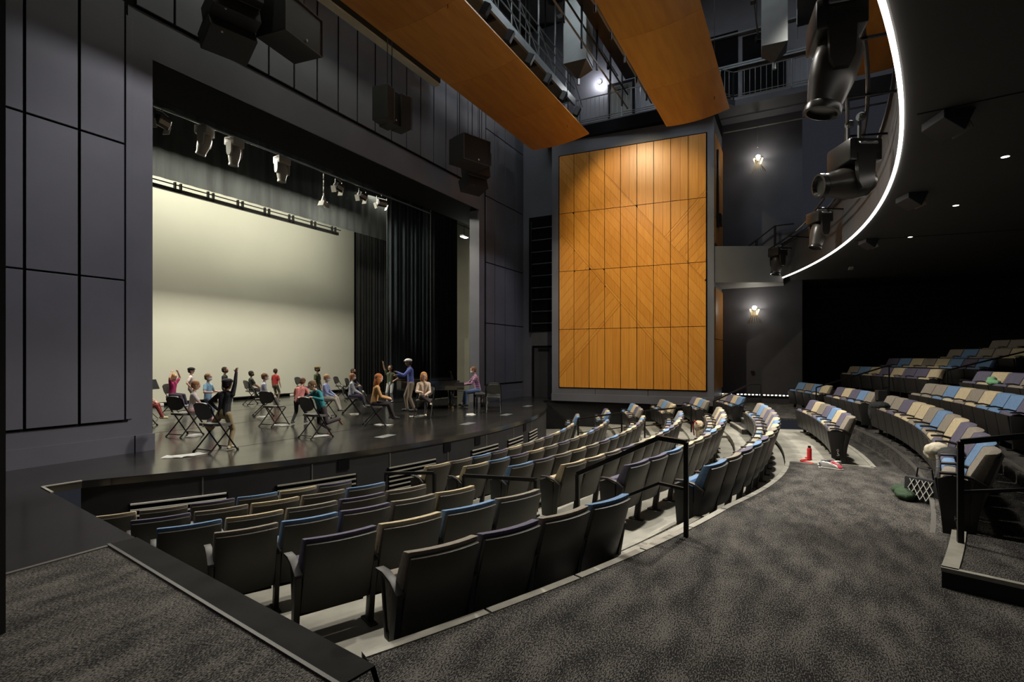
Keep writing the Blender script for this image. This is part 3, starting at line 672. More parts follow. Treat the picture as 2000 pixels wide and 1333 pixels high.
# electric pipe behind the header, with lights
def pipe_thing(name, label, x0, x1, y, z, r=.026, extra=None):
    t = empty(name, (0, 0, 0), 0, label, 'pipe'); bm = NB(); tube(bm, [(x0, y, z), (x1, y, z)], r); obj('pipe', bm, MT['steel_grey'], t)
    bm = NB(); tube(bm, [(x0, y + .1, z + .32), (x1, y + .1, z + .32)], r * .8); obj('upper_pipe', bm, MT['steel_grey'], t)
    for i in range(12):
        x = x0 + .4 + (x1 - x0 - .8) * i / 11; bm = NB(); tube(bm, [(x, y + .05, z), (x, y + .08, 9.6)], .006, 5); obj('hanger', bm, MT['steel_black'], t)
    bm = NB(); random.seed(4); pts = []
    for i in range(90): pts.append((x0 + (x1 - x0) * i / 89, y + .03, z + .08 - .05 * abs(math.sin(i * .55)) - .03 * random.random()))
    tube(bm, pts, .016, 6); obj('cable', bm, MT['rubber'], t); return t
pipe_thing('lighting_pipe', 'long grey lighting pipe with cables behind the header', 5.2, 20.2, 12.9, 7.42)
bt = empty('batten', (0, 0, 0), 0, 'black batten with clips hanging before the backdrop', 'batten')
bm = NB(); bx(bm, 3, 16.6, 17.40, 17.50, 6.93, 7.05); obj('bar', bm, MT['steel_black'], bt)
bm = NB(); tube(bm, [(3, 17.45, 7.18), (16.75, 17.45, 7.18)], .022); obj('pipe', bm, MT['steel_black'], bt)
for i in range(8):
    x = 8.8 + i * 1.08
    for dx in (-.09, .09):
        bm = NB(); box(bm, (x + dx, 17.45, 7.12), (.05, .09, .26)); box(bm, (x + dx, 17.40, 7.0), (.07, .08, .06)); obj('clip', bm, MT['steel_black'], bt)
# moving heads
def moving_head(label, loc, rz, tilt, s=1., body='fixture_black', head='fixture_body', group='moving lights', drop=0.):
    t = empty('moving_light', loc, rz, label, 'stage light', group, scale=s)     # origin at the clamp, hangs down
    dz = drop / s; bm = NB(); tube(bm, [(-.10, 0, .02), (-.10, 0, -.06 - dz)], .02); tube(bm, [(.10, 0, .02), (.10, 0, -.06 - dz)], .02)
    for sx in (-.1, .1): lathe(bm, [(.035, -.02), (.05, -.0), (.05, .03), (.035, .05)], 10, Matrix.Translation((sx, 0, 0)) @ Matrix.Rotation(R_(90), 4, 'X'))
    obj('clamp', bm, MT['steel_grey'], t)
    t0 = t; t = empty('lamp_unit', (0, 0, -dz)); t.parent = t0
    bm = NB(); box(bm, (0, 0, -.16), (.44, .36, .25), None, .025); obj('base', bm, MT[body], t, True)
    bm = NB(); box(bm, (0, .172, -.14), (.2, .006, .07)); obj('display', bm, MT['lens'], t)
    for sx in (-1, 1):
        bm = NB(); tube(bm, [(sx * .205, .09, -.08), (sx * .26, .09, -.11), (sx * .26, -.09, -.11), (sx * .205, -.09, -.08)], .012, 6); obj('carry_handle', bm, MT['steel_grey'], t)
        bm = NB(); prism_m(bm, [(-.10, 0), (.10, 0), (.085, -.30), (.05, -.38), (-.05, -.38), (-.085, -.30)], Matrix.Translation((sx * .20, 0, -.21)) @ Matrix(((0, 0, sx, 0), (1, 0, 0, 0), (0, 1, 0, 0), (0, 0, 0, 1))), -.03, .03)
        obj('yoke_arm', bm, MT[body], t, True)
    h = empty('head'); h.parent = t0; h.location = (0, 0, -.46 - dz); h.rotation_euler = (R_(tilt), 0, 0)
    bm = NB(); lathe(bm, [(.0, .20), (.12, .19), (.17, .12), (.18, 0), (.165, -.16), (.13, -.32), (.13, -.35)], 14); obj('shell', bm, MT[head], h, True)
    bm = NB(); lathe(bm, [(.130, -.335), (.138, -.35), (.138, -.40), (.115, -.405), (.10, -.37), (.0, -.365)], 16); obj('lens_ring', bm, MT[body], h, True)
    for k in range(3):
        bm = NB(); box(bm, (0, .145 - .01 * k, .12 - .045 * k), (.16, .03, .022)); obj('vent_fin', bm, MT[body], h)
    bm = NB(); box(bm, (.0, -.15, -.05), (.1, .02, .045)); obj('name_plate', bm, MT['plate_white'], h)
    return t0
for x, z, rz, ti, nm in ((7.95, 7.40, .5, 18, 'first'), (8.74, 7.40, .2, 6, 'second'), (10.19, 7.40, -.1, 4, 'third')):
    moving_head('%s pale moving light on the pipe behind the header' % nm, (x, 12.9, z), rz, ti, .85, 'fixture_grey', 'fixture_grey', 'pale moving lights on the stage pipe')
def panel_light(label, loc, rz, ti, s=1):
    t = empty('panel_light', loc, rz, label, 'stage light', 'panel lights on the stage pipe', scale=s)
    bm = NB(); tube(bm, [(-.2, 0, -.30), (-.2, 0, -.1), (0, 0, -.06), (.2, 0, -.1), (.2, 0, -.30)], .012, 6); tube(bm, [(0, 0, -.06), (0, 0, .03)], .02, 6); obj('yoke', bm, MT['steel_black'], t)
    bm = NB(); box(bm, (0, 0, -.3), (.36, .16, .24), (R_(ti), 0, 0), .02); obj('body', bm, MT['steel_black'], t)
    bm = NB(); box(bm, (0, .0, -.3), (.33, .20, .10), (R_(ti), 0, 0), .01); obj('face', bm, MT['fixture_grey'], t)
    for sx in (-1, 1):
        bm = NB(); box(bm, (sx * .22, .05, -.42), (.02, .16, .2), (0, R_(sx * 20), 0)); obj('barn_door', bm, MT['fixture_grey'], t)
    return t
for x, nm, rz in ((6.95, 'leftmost', .4), (12.3, 'fourth', .3), (13.35, 'second last', .2), (14.3, 'rightmost', -.3)):
    panel_light('%s barn door lamp on the pipe behind the header' % nm, (x, 12.9, 7.42), rz, 25)
hk = empty('hanging_light', (11.69, 12.9, 7.42), .2, 'lamp hanging low on a chain from the stage pipe', 'stage light')
bm = NB()
for k in range(7): box(bm, (0, 0, -.1 - .1 * k), (.035 if k % 2 else .015, .015 if k % 2 else .035, .09), None, .004)
obj('chain', bm, MT['fixture_grey'], hk)
bm = NB(); lathe(bm, [(.03, -.75), (.05, -.82), (.10, -.95), (.13, -1.0)], 10); obj('shade', bm, MT['fixture_grey'], hk, True)
for sx in (-1, 1):
    bm = NB(); box(bm, (sx * .12, 0, -1.0), (.02, .2, .18), (0, R_(sx * -25), 0)); obj('flap', bm, MT['fixture_grey'], hk)

# ================================================================== CLOUDS, DUCTS, CATWALKS
def cloud(label, x0, x1, ya, yb, za, zb, sag):
    t = empty('ceiling_cloud', (0, 0, 0), 0, label, 'ceiling panel', 'wood ceiling reflectors')
    L = x1 - x0; npan = 6; m = 14
    for k in range(npan):
        bm = NB(); xa = x0 + L * k / npan; xb = x0 + L * (k + 1) / npan - .006; rows = []
        for x in (xa, (xa + xb) / 2, xb):
            q = (x - x0) / L; r = []
            for i in range(m + 1):
                u = i / m; r.append(bm.verts.new((x, ya + (yb - ya) * u, za + (zb - za) * u - sag * 4 * u * (1 - u))))
            rows.append(r)
        for A, B in zip(rows, rows[1:]):
            for i in range(m): bm.faces.new((A[i], A[i + 1], B[i + 1], B[i]))
        bmesh.ops.recalc_face_normals(bm, faces=bm.faces)
        if bm.faces[:][0].normal.z > 0: bmesh.ops.reverse_faces(bm, faces=bm.faces)
        bmesh.ops.solidify(bm, geom=bm.faces[:], thickness=.05)
        obj('wood_sheet', bm, MT['cloud_wood'], t, True)
    bm = NB()
    for x in (x0 + 1, (x0 + x1) / 2, x1 - 1.2):
        for y in (ya + (yb - ya) * .15, ya + (yb - ya) * .85): tube(bm, [(x, y, za), (x, y, 15.4)], .008, 5)
    obj('hanger_wires', bm, MT['steel_black'], t)
    for y, z in ((ya + (yb - ya) * .2, za), (ya + (yb - ya) * .8, zb)):
        bm = NB(); bx(bm, x0 + .3, x1 - .3, y - .04, y + .04, max(za, zb) + .06, max(za, zb) + .16); obj('back_rail', bm, MT['steel_black'], t)
cloud('curved wood ceiling panel nearest the proscenium', 1.5, 17.55, 8.58, 6.38, 9.30, 9.46, .10)
cloud('curved wood ceiling panel over the middle seats', 1.5, 17.55, 3.74, 1.83, 9.17, 9.34, .09)
cloud('curved wood ceiling panel partly behind the nearest balcony light', 1.5, 17.55, -1.15, -3.0, 9.55, 9.65, .09)
def duct(label, x, y, wx, z):
    t = empty('air_duct', (x, y, z), R_(4), label, 'duct', 'vertical air ducts'); h = wx / 2
    bm = NB(); bx(bm, -h, h, -h, h, .32, 2.2); obj('lower_section', bm, MT['duct_metal'], t)
    bm = NB(); bx(bm, -h * 1.01, h * 1.01, -h * 1.01, h * 1.01, 2.24, 4.55); obj('upper_section', bm, MT['duct_metal'], t)
    bm = NB(); bx(bm, -h * 1.06, h * 1.06, -h * 1.06, h * 1.06, 2.19, 2.25); obj('flange', bm, MT['steel_black'], t)
    bm = NB(); v = [bm.verts.new(p) for p in ((-h, -h, .32), (h, -h, .32), (h, h, .32), (-h, h, .32), (0, 0, -.06))]
    for i in range(4): bm.faces.new((v[i], v[(i + 1) % 4], v[4]))
    bm.faces.new(v[:4]); obj('diffuser', bm, MT['fixture_body'], t)
    bm = NB(); tube(bm, [(0, 0, -.05), (0, 0, -.22)], .05, 10); obj('nozzle', bm, MT['steel_grey'], t)
duct('square metal air duct between the first two wood panels', 15.0, 5.8, .70, 10.1)
duct('square metal air duct right of the second wood panel', 16.0, .55, .62, 9.7)
# lit trough in front of the header
tr = empty('lighting_trough', (0, 0, 0), 0, 'pale lighting trough running along the top of the proscenium', 'trough')
bm = NB(); bx(bm, 7.0, 13.7, 9.45, 9.95, 10.62, 11.2); obj('trough_body', bm, MT['plaster_pale'], tr)
bm = NB(); bx(bm, 7.0, 13.7, 9.93, 10.02, 10.35, 11.1); obj('lip', bm, MT['steel_black'], tr)
bm = NB(); bx(bm, 7.0, 13.72, 9.96, 10.2, 10.30, 10.42); obj('shelf', bm, MT['plaster_pale'], tr)
for x in (9.5, 11.7, 13.2):
    bm = NB(); bx(bm, x, x + .12, 9.36, 9.46, 10.66, 10.76); obj('bracket', bm, MT['steel_black'], tr)
l = area('trough_fill_light', (8.5, 8.75, 11.9), (8.5, 9.4, 10.9), 8, .2, 110, (.95, 1, .85))  # added fill in front of the trough, brightens its pale face
# overhead catwalk between the wood panels
def railing(t, pts, h=1.0, gap=.14, mids=(.15, .07), bal=True, post=1.5):
    for q in (1.0,) + tuple(mids):
        bm = NB(); tube(bm, [(p[0], p[1], p[2] + h * q) for p in pts], .02 if q == 1 else .014, 6); obj('rail', bm, MT['steel_grey'], t)
    for A, B in zip(pts, pts[1:]):
        A = Vector(A); B = Vector(B); L = (B - A).length; n = max(1, int(L / post))
        for i in range(n + 1):
            p = A.lerp(B, i / n); bm = NB(); tube(bm, [p, p + Vector((0, 0, h))], .022, 6); obj('post', bm, MT['steel_grey'], t)
        if bal:
            n = int(L / gap)
            for i in range(1, n):
                p = A.lerp(B, i / n); bm = NB(); tube(bm, [p + Vector((0, 0, h * mids[-1])), p + Vector((0, 0, h))], .009, 5); obj('baluster', bm, MT['steel_grey'], t)
cw = empty('catwalk', (0, 0, 0), 0, 'black steel catwalk hanging between the first two wood panels', 'catwalk')
bm = NB(); bx(bm, 4, 18.6, 4.5, 5.4, 11.6, 11.7); obj('deck', bm, MT['steel_black'], cw)
for y in (4.5, 5.35):
    for z in (10.6, 11.1, 12.1, 12.7):
        bm = NB(); tube(bm, [(4, y, z), (18.7, y, z)], .03, 6); obj('rail', bm, MT['steel_black'] if z > 11 else MT['steel_grey'], cw)
for i in range(11):
    x = 5 + i * 1.3; bm = NB()
    for y in (4.5, 5.35): tube(bm, [(x, y, 10.4), (x, y, 15.4)], .035, 6)
    tube(bm, [(x, 4.5, 11.1), (x + 1.3, 4.5, 12.7)], .02, 6); tube(bm, [(x, 4.5, 12.1), (x, 5.35, 12.1)], .025, 6); obj('hanger_frame', bm, MT['steel_black'], cw)
for i in range(5):
    bm = NB(); bx(bm, 9.3 + i * 2.1, 10.4 + i * 2.1, 5.5, 6.0, 12.8, 13.3); obj('cable_tray', bm, MT['steel_grey'], cw)
for k in range(7):
    x = 6 + k * 2.2; bm = NB(); bx(bm, x - .12, x + .12, -6, 8.3, 15.06, 15.5); tag(obj('roof_beam', bm, MT['steel_grey']), 'grey steel roof beam, number %s from the left' % ORD[k], 'beam', 'roof beams')
cw2 = empty('catwalk', (0, 0, 0), 0, 'steel catwalk with pale panels right of the second wood panel', 'catwalk')
bm = NB(); bx(bm, 6, 19.0, -.7, .0, 12.1, 12.2); obj('deck', bm, MT['steel_black'], cw2)
for x0 in (13.3, 15.6, 17.9):
    bm = NB(); bx(bm, x0, x0 + 1.5, -.72, -.66, 12.3, 13.3); obj('side_panel', bm, MT['duct_metal'], cw2)
for z in (12.9, 13.3, 13.9):
    bm = NB(); tube(bm, [(6, .0, z), (19.0, .0, z)], .022, 6); obj('rail', bm, MT['steel_grey'], cw2)
for i in range(8):
    bm = NB(); tube(bm, [(7 + i * 1.7, 0, 12.1), (7 + i * 1.7, 0, 15.4)], .03, 6); tube(bm, [(7 + i * 1.7, 0, 13.9), (7.8 + i * 1.7, 0, 12.1)], .02, 6); obj('hanger_frame', bm, MT['steel_grey'], cw2)
# pipes, braces and beams above the side of the house
random.seed(21)
for i, (y, z) in enumerate(((3.9, 12.2), (6.3, 12.9), (3.6, 14.2), (1.2, 12.9), (.4, 13.8), (-.9, 13.1))[:4]):
    t = empty('rigging_pipe', (0, 0, 0), 0, '%s steel rigging pipe running above the wood panels' % ORD[i], 'pipe', 'rigging pipes')
    bm = NB(); tube(bm, [(5, y, z), (20.6, y, z)], .03, 6); obj('pipe', bm, MT['steel_grey'], t)
    for k in range(6):
        x = 7 + k * 2.3 + .4 * i; bm = NB(); tube(bm, [(x, y, z), (x, y, 15.5)], .012, 5); obj('hanger', bm, MT['steel_black'], t)
        bm = NB(); box(bm, (x + .6, y, z - .14), (.16, .16, .24), (.3, 0, .4 * k), .02); obj('lamp', bm, MT['steel_black'], t)
for i, y in enumerate((6.25, 3.95, .95, -1.0)):
    t = empty('roof_truss', (0, 0, 0), 0, '%s open steel truss under the roof' % ORD[i], 'truss', 'roof trusses')
    bm = NB(); bx(bm, 4, 20.8, y - .06, y + .06, 13.55, 13.70); obj('lower_chord', bm, MT['steel_grey'], t)
    for k in range(12):
        x = 4.5 + k * 1.35; bm = NB(); bar(bm, (x, y, 13.65), (x + .67, y, 15.0), .06, .06); bar(bm, (x + .67, y, 15.0), (x + 1.35, y, 13.65), .06, .06); obj('web', bm, MT['steel_grey'], t)
    bm = NB(); bx(bm, 4, 20.8, y - .06, y + .06, 14.92, 15.05); obj('upper_chord', bm, MT['steel_grey'], t)
cw3 = empty('catwalk', (0, 0, 0), 0, 'grey steel catwalk above the wood panel nearest the proscenium', 'catwalk')
bm = NB(); bx(bm, 4, 19.0, 7.5, 8.5, 11.5, 11.56); obj('deck', bm, MT['steel_grey'], cw3)
for y in (7.5, 8.5):
    bm = NB(); bx(bm, 4, 19.0, y - .04, y + .04, 11.3, 11.56); obj('edge_beam', bm, MT['duct_metal'], cw3)
    for z in (11.95, 12.3, 12.6):
        bm = NB(); tube(bm, [(4, y, z), (19, y, z)], .022, 6); obj('rail', bm, MT['steel_grey'], cw3)
for k in range(11):
    x = 5 + k * 1.35
    bm = NB(); bx(bm, x - .04, x + .04, 7.5, 8.5, 11.32, 11.5); obj('joist', bm, MT['steel_black'], cw3)
    for y in (7.5, 8.5):
        bm = NB(); tube(bm, [(x, y, 11.4), (x, y, 15.5)], .03, 6); obj('hanger', bm, MT['steel_black'], cw3)
    bm = NB(); tube(bm, [(x, 7.5, 12.6), (x + 1.35, 7.5, 11.6)], .016, 6); obj('brace', bm, MT['steel_grey'], cw3)
    bm = NB(); box(bm, (x + .5, 7.4, 11.05), (.2, .2, .34), (.5, 0, .3), .02); obj('lamp', bm, MT['steel_black'], cw3)
# side gallery with railing, wall, door and lamp
gl = empty('gallery', (0, 0, 0), 0, 'side gallery with slender steel railing above the wood tower', 'gallery')
bm = NB(); prism(bm, [(19.15, 9.2), (19.3, 2.4), (19.9, 1.9), (19.9, -3.5), (21.4, -3.5), (21.4, 9.2)], 10.42, 10.62); obj('slab', bm, MT['dark_wall'], gl)
railing(gl, [(19.17, 9.0, 10.62), (19.3, 2.45, 10.62), (19.85, 1.95, 10.62), (19.85, -3.4, 10.62)], .95, .17)
bm = NB(); bx(bm, 18.9, 21.5, 2.5, 8.5, 9.98, 10.42); tag(obj('trim_soffit', bm, MT['joint_black']), 'black soffit band above the wood panelling', 'trim', kind='structure')
bm = NB(); bx(bm, 20.95, 21.3, -4, 9.9, 10.6, 15.5); struct('wall_gallery', bm, MT['slate_paint'], 'blue grey wall behind the side gallery', 'wall')
wg = bpy.data.objects['wall_gallery']
for y0, y1, z0, z1, m in ((-2.0, -.45, 11.75, 12.75, 'duct_metal'), (-2.0, -.45, 12.85, 14.2, 'duct_metal'), (-3.6, -2.1, 11.75, 14.2, 'steel_grey'), (.35, 1.75, 11.2, 12.1, 'joint_black'), (.35, 1.75, 12.4, 13.3, 'joint_black'), (1.9, 3.2, 11.2, 13.6, 'joint_black')):
    bm = NB(); bx(bm, 20.90, 20.96, y0, y1, z0, z1); obj('wall_panel', bm, MT[m], wg)
for z in (12.2, 12.28, 13.4):
    bm = NB(); bx(bm, 20.78, 20.95, -3.6, 3.3, z, z + .06); obj('ledge', bm, MT['steel_grey'], wg)
d2 = empty('door_2', (20.93, 6.25, 10.64), 0, 'grey door opening onto the side gallery', 'door', kind='structure')
bm = NB(); bx(bm, -.03, .02, -.46, .46, 0, 2.05); obj('leaf', bm, MT['fixture_body'], d2)
bm = NB(); bx(bm, -.05, .02, -.55, -.46, 0, 2.14); bx(bm, -.05, .02, .46, .55, 0, 2.14); bx(bm, -.05, .02, -.46, .46, 2.05, 2.14); obj('frame', bm, MT['joint_black'], d2)
bm = NB(); bx(bm, -.09, -.03, -.3, .25, 1.82, 1.95); obj('closer', bm, MT['steel_black'], d2)
gw = empty('gallery_lamp', (20.95, 7.15, 13.0), 0, 'bright bulkhead lamp on the gallery wall', 'lamp')
bm = NB(); lathe(bm, [(.0, .09), (.09, .08), (.10, 0), (.09, -.02)], 12, Matrix.Rotation(R_(-90), 4, 'Y')); obj('housing', bm, MT['steel_grey'], gw, True)
bm = NB(); ell(bm, (-.09, 0, -.02), (.06, .07, .07), 12, 8); obj('bulb', bm, MT['lamp_glow'], gw, True)
l = bpy.data.lights.new('gallery_lamp_light', 'POINT'); l.energy = 55; l.color = (.93, .95, 1); l.shadow_soft_size = .08
o = bpy.data.objects.new('gallery_lamp_light', l); COL.objects.link(o); o.parent = gw; o.location = (-.25, 0, -.05)
sp = empty('sprinkler_pipe', (0, 0, 0), 0, 'thin pipe run with drop along the upper side wall', 'pipe')
bm = NB(); tube(bm, [(20.9, 2.4, 9.95), (20.9, -3.0, 9.95)], .03, 6); tube(bm, [(20.9, 1.25, 9.95), (20.9, 1.25, 9.2)], .018, 6); obj('pipe', bm, MT['steel_grey'], sp)

# ================================================================== SPEAKERS
def line_array(label, loc, rz, n, w, h, d, curve, vert=False):
    t = empty('line_array', loc, rz, label, 'loudspeaker', 'hanging loudspeakers')
    a = 0; y = 0; z = 0
    for k in range(n):
        bm = NB(); M = (y, z)
        c = Vector((0, y, z)); rot = (a, 0, 0)
        if vert: box(bm, (k * w - (n - 1) * w / 2, -curve * (k - (n - 1) / 2) ** 2, 0), (w * .98, d, h), (0, 0, -curve * 2 * (k - (n - 1) / 2)), .012)
        else: box(bm, (0, y, z - h / 2), (w, d, h * .98), rot, .012)
        b = obj('cabinet', bm, MT['speaker_black'], t)
        bm = NB()
        if vert: box(bm, (k * w - (n - 1) * w / 2 + w * .49, -d / 2 - .005 - curve * (k - (n - 1) / 2) ** 2, 0), (.014, .012, h))
        else: box(bm, (0, y - d / 2 * math.cos(a) , z - h * .02), (w, .014, .012), rot)
        obj('edge_trim', bm, MT['speaker_trim'], b)
        bm = NB()
        if vert: ell(bm, (k * w - (n - 1) * w / 2, -d / 2 - .01, -h * .36), (.022, .01, .022), 8, 6)
        else: ell(bm, (-w * .25, y - d / 2 - .012, z - h * .75), (.022, .01, .022), 8, 6)
        obj('badge', bm, MT['plate_white'], b)
        a -= curve if not vert else 0; z -= h * math.cos(a); y += h * math.sin(-a) * 1.0 if not vert else 0
    bm = NB()
    for sx in (-.25, .25): tube(bm, [(sx * w, 0, .0 if not vert else h / 2), (sx * w, 0, 15.49 - loc[2])], .012, 6)
    bx(bm, -w * .4, w * .4, -.1, .1, (.01 if not vert else h / 2), (.06 if not vert else h / 2 + .05)); obj('rigging', bm, MT['steel_black'], t); return t
def sub_box(label, loc, rz):
    t = empty('box_speaker', loc, rz, label, 'loudspeaker', 'hanging loudspeakers')
    bm = NB(); box(bm, (0, 0, 0), (1.05, .75, .78), None, .015); obj('cabinet', bm, MT['speaker_black'], t)
    bm = NB()
    for c, s in (((0, -.38, .385), (1.05, .012, .014)), ((0, -.38, -.385), (1.05, .012, .014)), ((-.52, -.38, 0), (.014, .012, .78)), ((.52, -.38, 0), (.014, .012, .78))): box(bm, c, s)
    obj('grille_frame', bm, MT['speaker_trim'], t)
    bm = NB(); ell(bm, (.05, -.385, -.29), (.03, .01, .03), 8, 6); obj('badge', bm, MT['plate_white'], t)
    bm = NB()
    for x in (-.4, .4): tube(bm, [(x, 0, .39), (x, 0, 15.5 - loc[2])], .012, 6); box(bm, (x, 0, .41), (.12, .5, .06))
    obj('rigging', bm, MT['steel_black'], t)
line_array('tall curved black speaker stack at upper left', (6.35, 9.35, 9.2), R_(-14), 4, .85, .40, .6, R_(9))
sub_box('square black speaker box beside the upper left stack', (7.42, 9.15, 8.42), R_(8))
line_array('fan shaped black speaker cluster at the centre', (10.55, 9.25, 8.05), R_(-4), 3, .32, .85, .45, .10, True)
sub_box('smaller looking black speaker box at the far right', (13.95, 9.0, 8.05), R_(-18))
line_array('curved black speaker stack at the far right', (15.02, 9.4, 8.5), R_(-20), 3, .8, .42, .55, R_(9))
# ================================================================== BALCONY FRONT LIGHTS
pr = empty('lighting_rail', (0, 0, 0), 0, 'curved double pipe rail carrying lights along the balcony front', 'pipe')
for R, z in ((25.62, 5.32), (25.86, 5.32)):
    bm = NB(); tube(bm, [pol(R, PB0 + (PB1 - 1 - PB0) * i / 60, z, BC) for i in range(61)], .026, 8); obj('pipe', bm, MT['steel_black'], pr)
for i in range(16):
    p = PB0 + 3 + (PB1 - PB0 - 5) * i / 15; bm = NB(); bar(bm, pol(25.6, p, 5.32, BC), pol(26.2, p, 5.25, BC), .03, .03); obj('arm', bm, MT['steel_black'], pr)
def phb(x): return math.degrees(math.asin((x - CX) / 25.7))
moving_head('largest black moving light, nearest on the balcony rail', pol(25.7, phb(6.2), 5.30, BC), R_(phb(6.2)) + R_(20), 14, 1.24, 'fixture_black', 'fixture_body', 'balcony front lights', .10)
moving_head('second black moving light on the balcony rail, tilted level', pol(25.7, phb(9.6), 5.30, BC), R_(28), 84, 1.35, 'fixture_black', 'fixture_body', 'balcony front lights', .32)
moving_head('third black moving light on the balcony rail', pol(25.7, phb(15.1), 5.30, BC), R_(phb(15.1)) + R_(25), 16, 1.1, 'fixture_black', 'fixture_body', 'balcony front lights')
moving_head('farthest black moving light at the rail end', pol(25.7, phb(19.3), 5.26, BC), R_(phb(19.3)) + R_(25), 14, 1.05, 'fixture_black', 'fixture_body', 'balcony front lights')
# steps rail glimpsed over the side box
bm = NB(); tube(bm, [(21.2, 1.9, 5.5), (21.2, .7, 6.4), (21.2, .1, 6.4)], .03, 6); tube(bm, [(21.2, .7, 5.5), (21.2, .7, 6.4)], .04, 6); tube(bm, [(21.2, 1.3, 5.5), (21.2, 1.3, 5.95)], .04, 6)
tag(obj('box_handrail', bm, MT['steel_black']), 'stepped black handrail above the side box', 'handrail')
# under-balcony downlights and speakers
for i, (px, x, y) in enumerate(((0, 9.52, -2.49), (1, 12.17, -2.51), (2, 14.89, -2.26))):
    t = empty('downlight', (x, y, ZB + .02), 0, '%s small glowing downlight under the balcony' % ['nearest', 'middle', 'farthest'][i], 'light', 'downlights under the balcony')
    bm = NB(); lathe(bm, [(.05, -.004), (.075, -.006), (.075, 0)], 14); obj('ring', bm, MT['soffit_grey'], t)
    bm = NB(); lathe(bm, [(.0, -.006), (.045, -.006), (.045, 0)], 14); obj('lens', bm, MT['dot_glow'], t)
for i, (x, y, s) in enumerate(((7.61, -1.50, 1.), (11.06, -1.70, .95), (14.82, -1.47, .9))):
    t = empty('ceiling_speaker', (x, y, ZB + .02), R_(20), '%s small black wedge speaker under the balcony' % ['nearest', 'middle', 'farthest'][i], 'loudspeaker', 'wedge speakers under the balcony', scale=s)
    bm = NB(); shear_box(bm, -.2, .2, [(-.16, 0), (.16, 0), (.16, -.09), (-.05, -.24)], .008, 1); obj('cabinet', bm, MT['black_paint'], t)
    bm = NB(); box(bm, (0, -.115, -.125), (.34, .008, .18), (R_(-25), 0, 0)); obj('grille', bm, MT['speaker_trim'], t)
bm = NB(); box(bm, (0, 0, 0), (.38, .12, .05), None, .01); tag(obj('exit_fixture', bm, MT['fixture_grey'], None, False, (19.1, -1.44, ZB - .01)), 'small pale flat fixture on the balcony underside', 'light')
# sconces
def sconce(label, y, z, pw):
    t = empty('sconce', (21.40, y, z), 0, label, 'sconce', 'wall sconces')
    bm = NB(); lathe(bm, [(.05, -.02), (.07, 0), (.07, .05)], 12, Matrix.Translation((-.02, 0, .1)) @ Matrix.Rotation(R_(-90), 4, 'Y')); obj('back_plate', bm, MT['steel_black'], t)
    bm = NB(); tube(bm, [(-.18 + .17 * math.cos(a), .17 * math.sin(a), .10) for a in [2 * math.pi * k / 24 for k in range(24)]], .014, 6, closed=True); obj('ring', bm, MT['brass_dull'], t)
    for k in range(16):
        a = 2 * math.pi * k / 16; c, s = math.cos(a), math.sin(a)
        bm = NB(); tube(bm, [(-.2 + .17 * c, .17 * s, .10), (-.2 + .10 * c, .10 * s, -.14), (-.2 + .16 * c, .26 * s, -.42)], .007, 5); obj('rod', bm, MT['brass_dull'], t)
    bm = NB(); ell(bm, (-.2, 0, .14), (.08, .08, .07), 12, 8); obj('bulb', bm, MT['lamp_glow'], t, True)
    l = bpy.data.lights.new('sconce_light', 'POINT'); l.energy = pw; l.color = (1, .93, .75); l.shadow_soft_size = .05
    o = bpy.data.objects.new('sconce_light', l); COL.objects.link(o); o.parent = t; o.location = (-.32, 0, .12)
sconce('upper wall sconce of thin rods with bright top', 1.25, 8.82, 22); sconce('lower wall sconce of thin rods with bright top', 1.37, 3.34, 22)
sl_ = empty('step_light_strip', (21.38, 0, .30), 0, 'row of small white dots of light along the side wall foot', 'light')
for k in range(20):
    if k == 3: continue
    bm = NB(); box(bm, (0, 2.45 - k * .127, 0), (.02, .07, .035), None, .006); obj('light_dot', bm, MT['dot_glow'], sl_)
bm = NB(); bx(bm, -.0, .02, -.08, 2.52, -.06, .05); obj('channel', bm, MT['black_paint'], sl_)
bm = NB(); box(bm, (0, 0, 0), (.1, .12, .07), None, .01); tag(obj('wall_bracket', bm, MT['steel_black'], None, False, (21.36, 1.45, 1.15)), 'small black bracket low on the sconce wall', 'bracket')
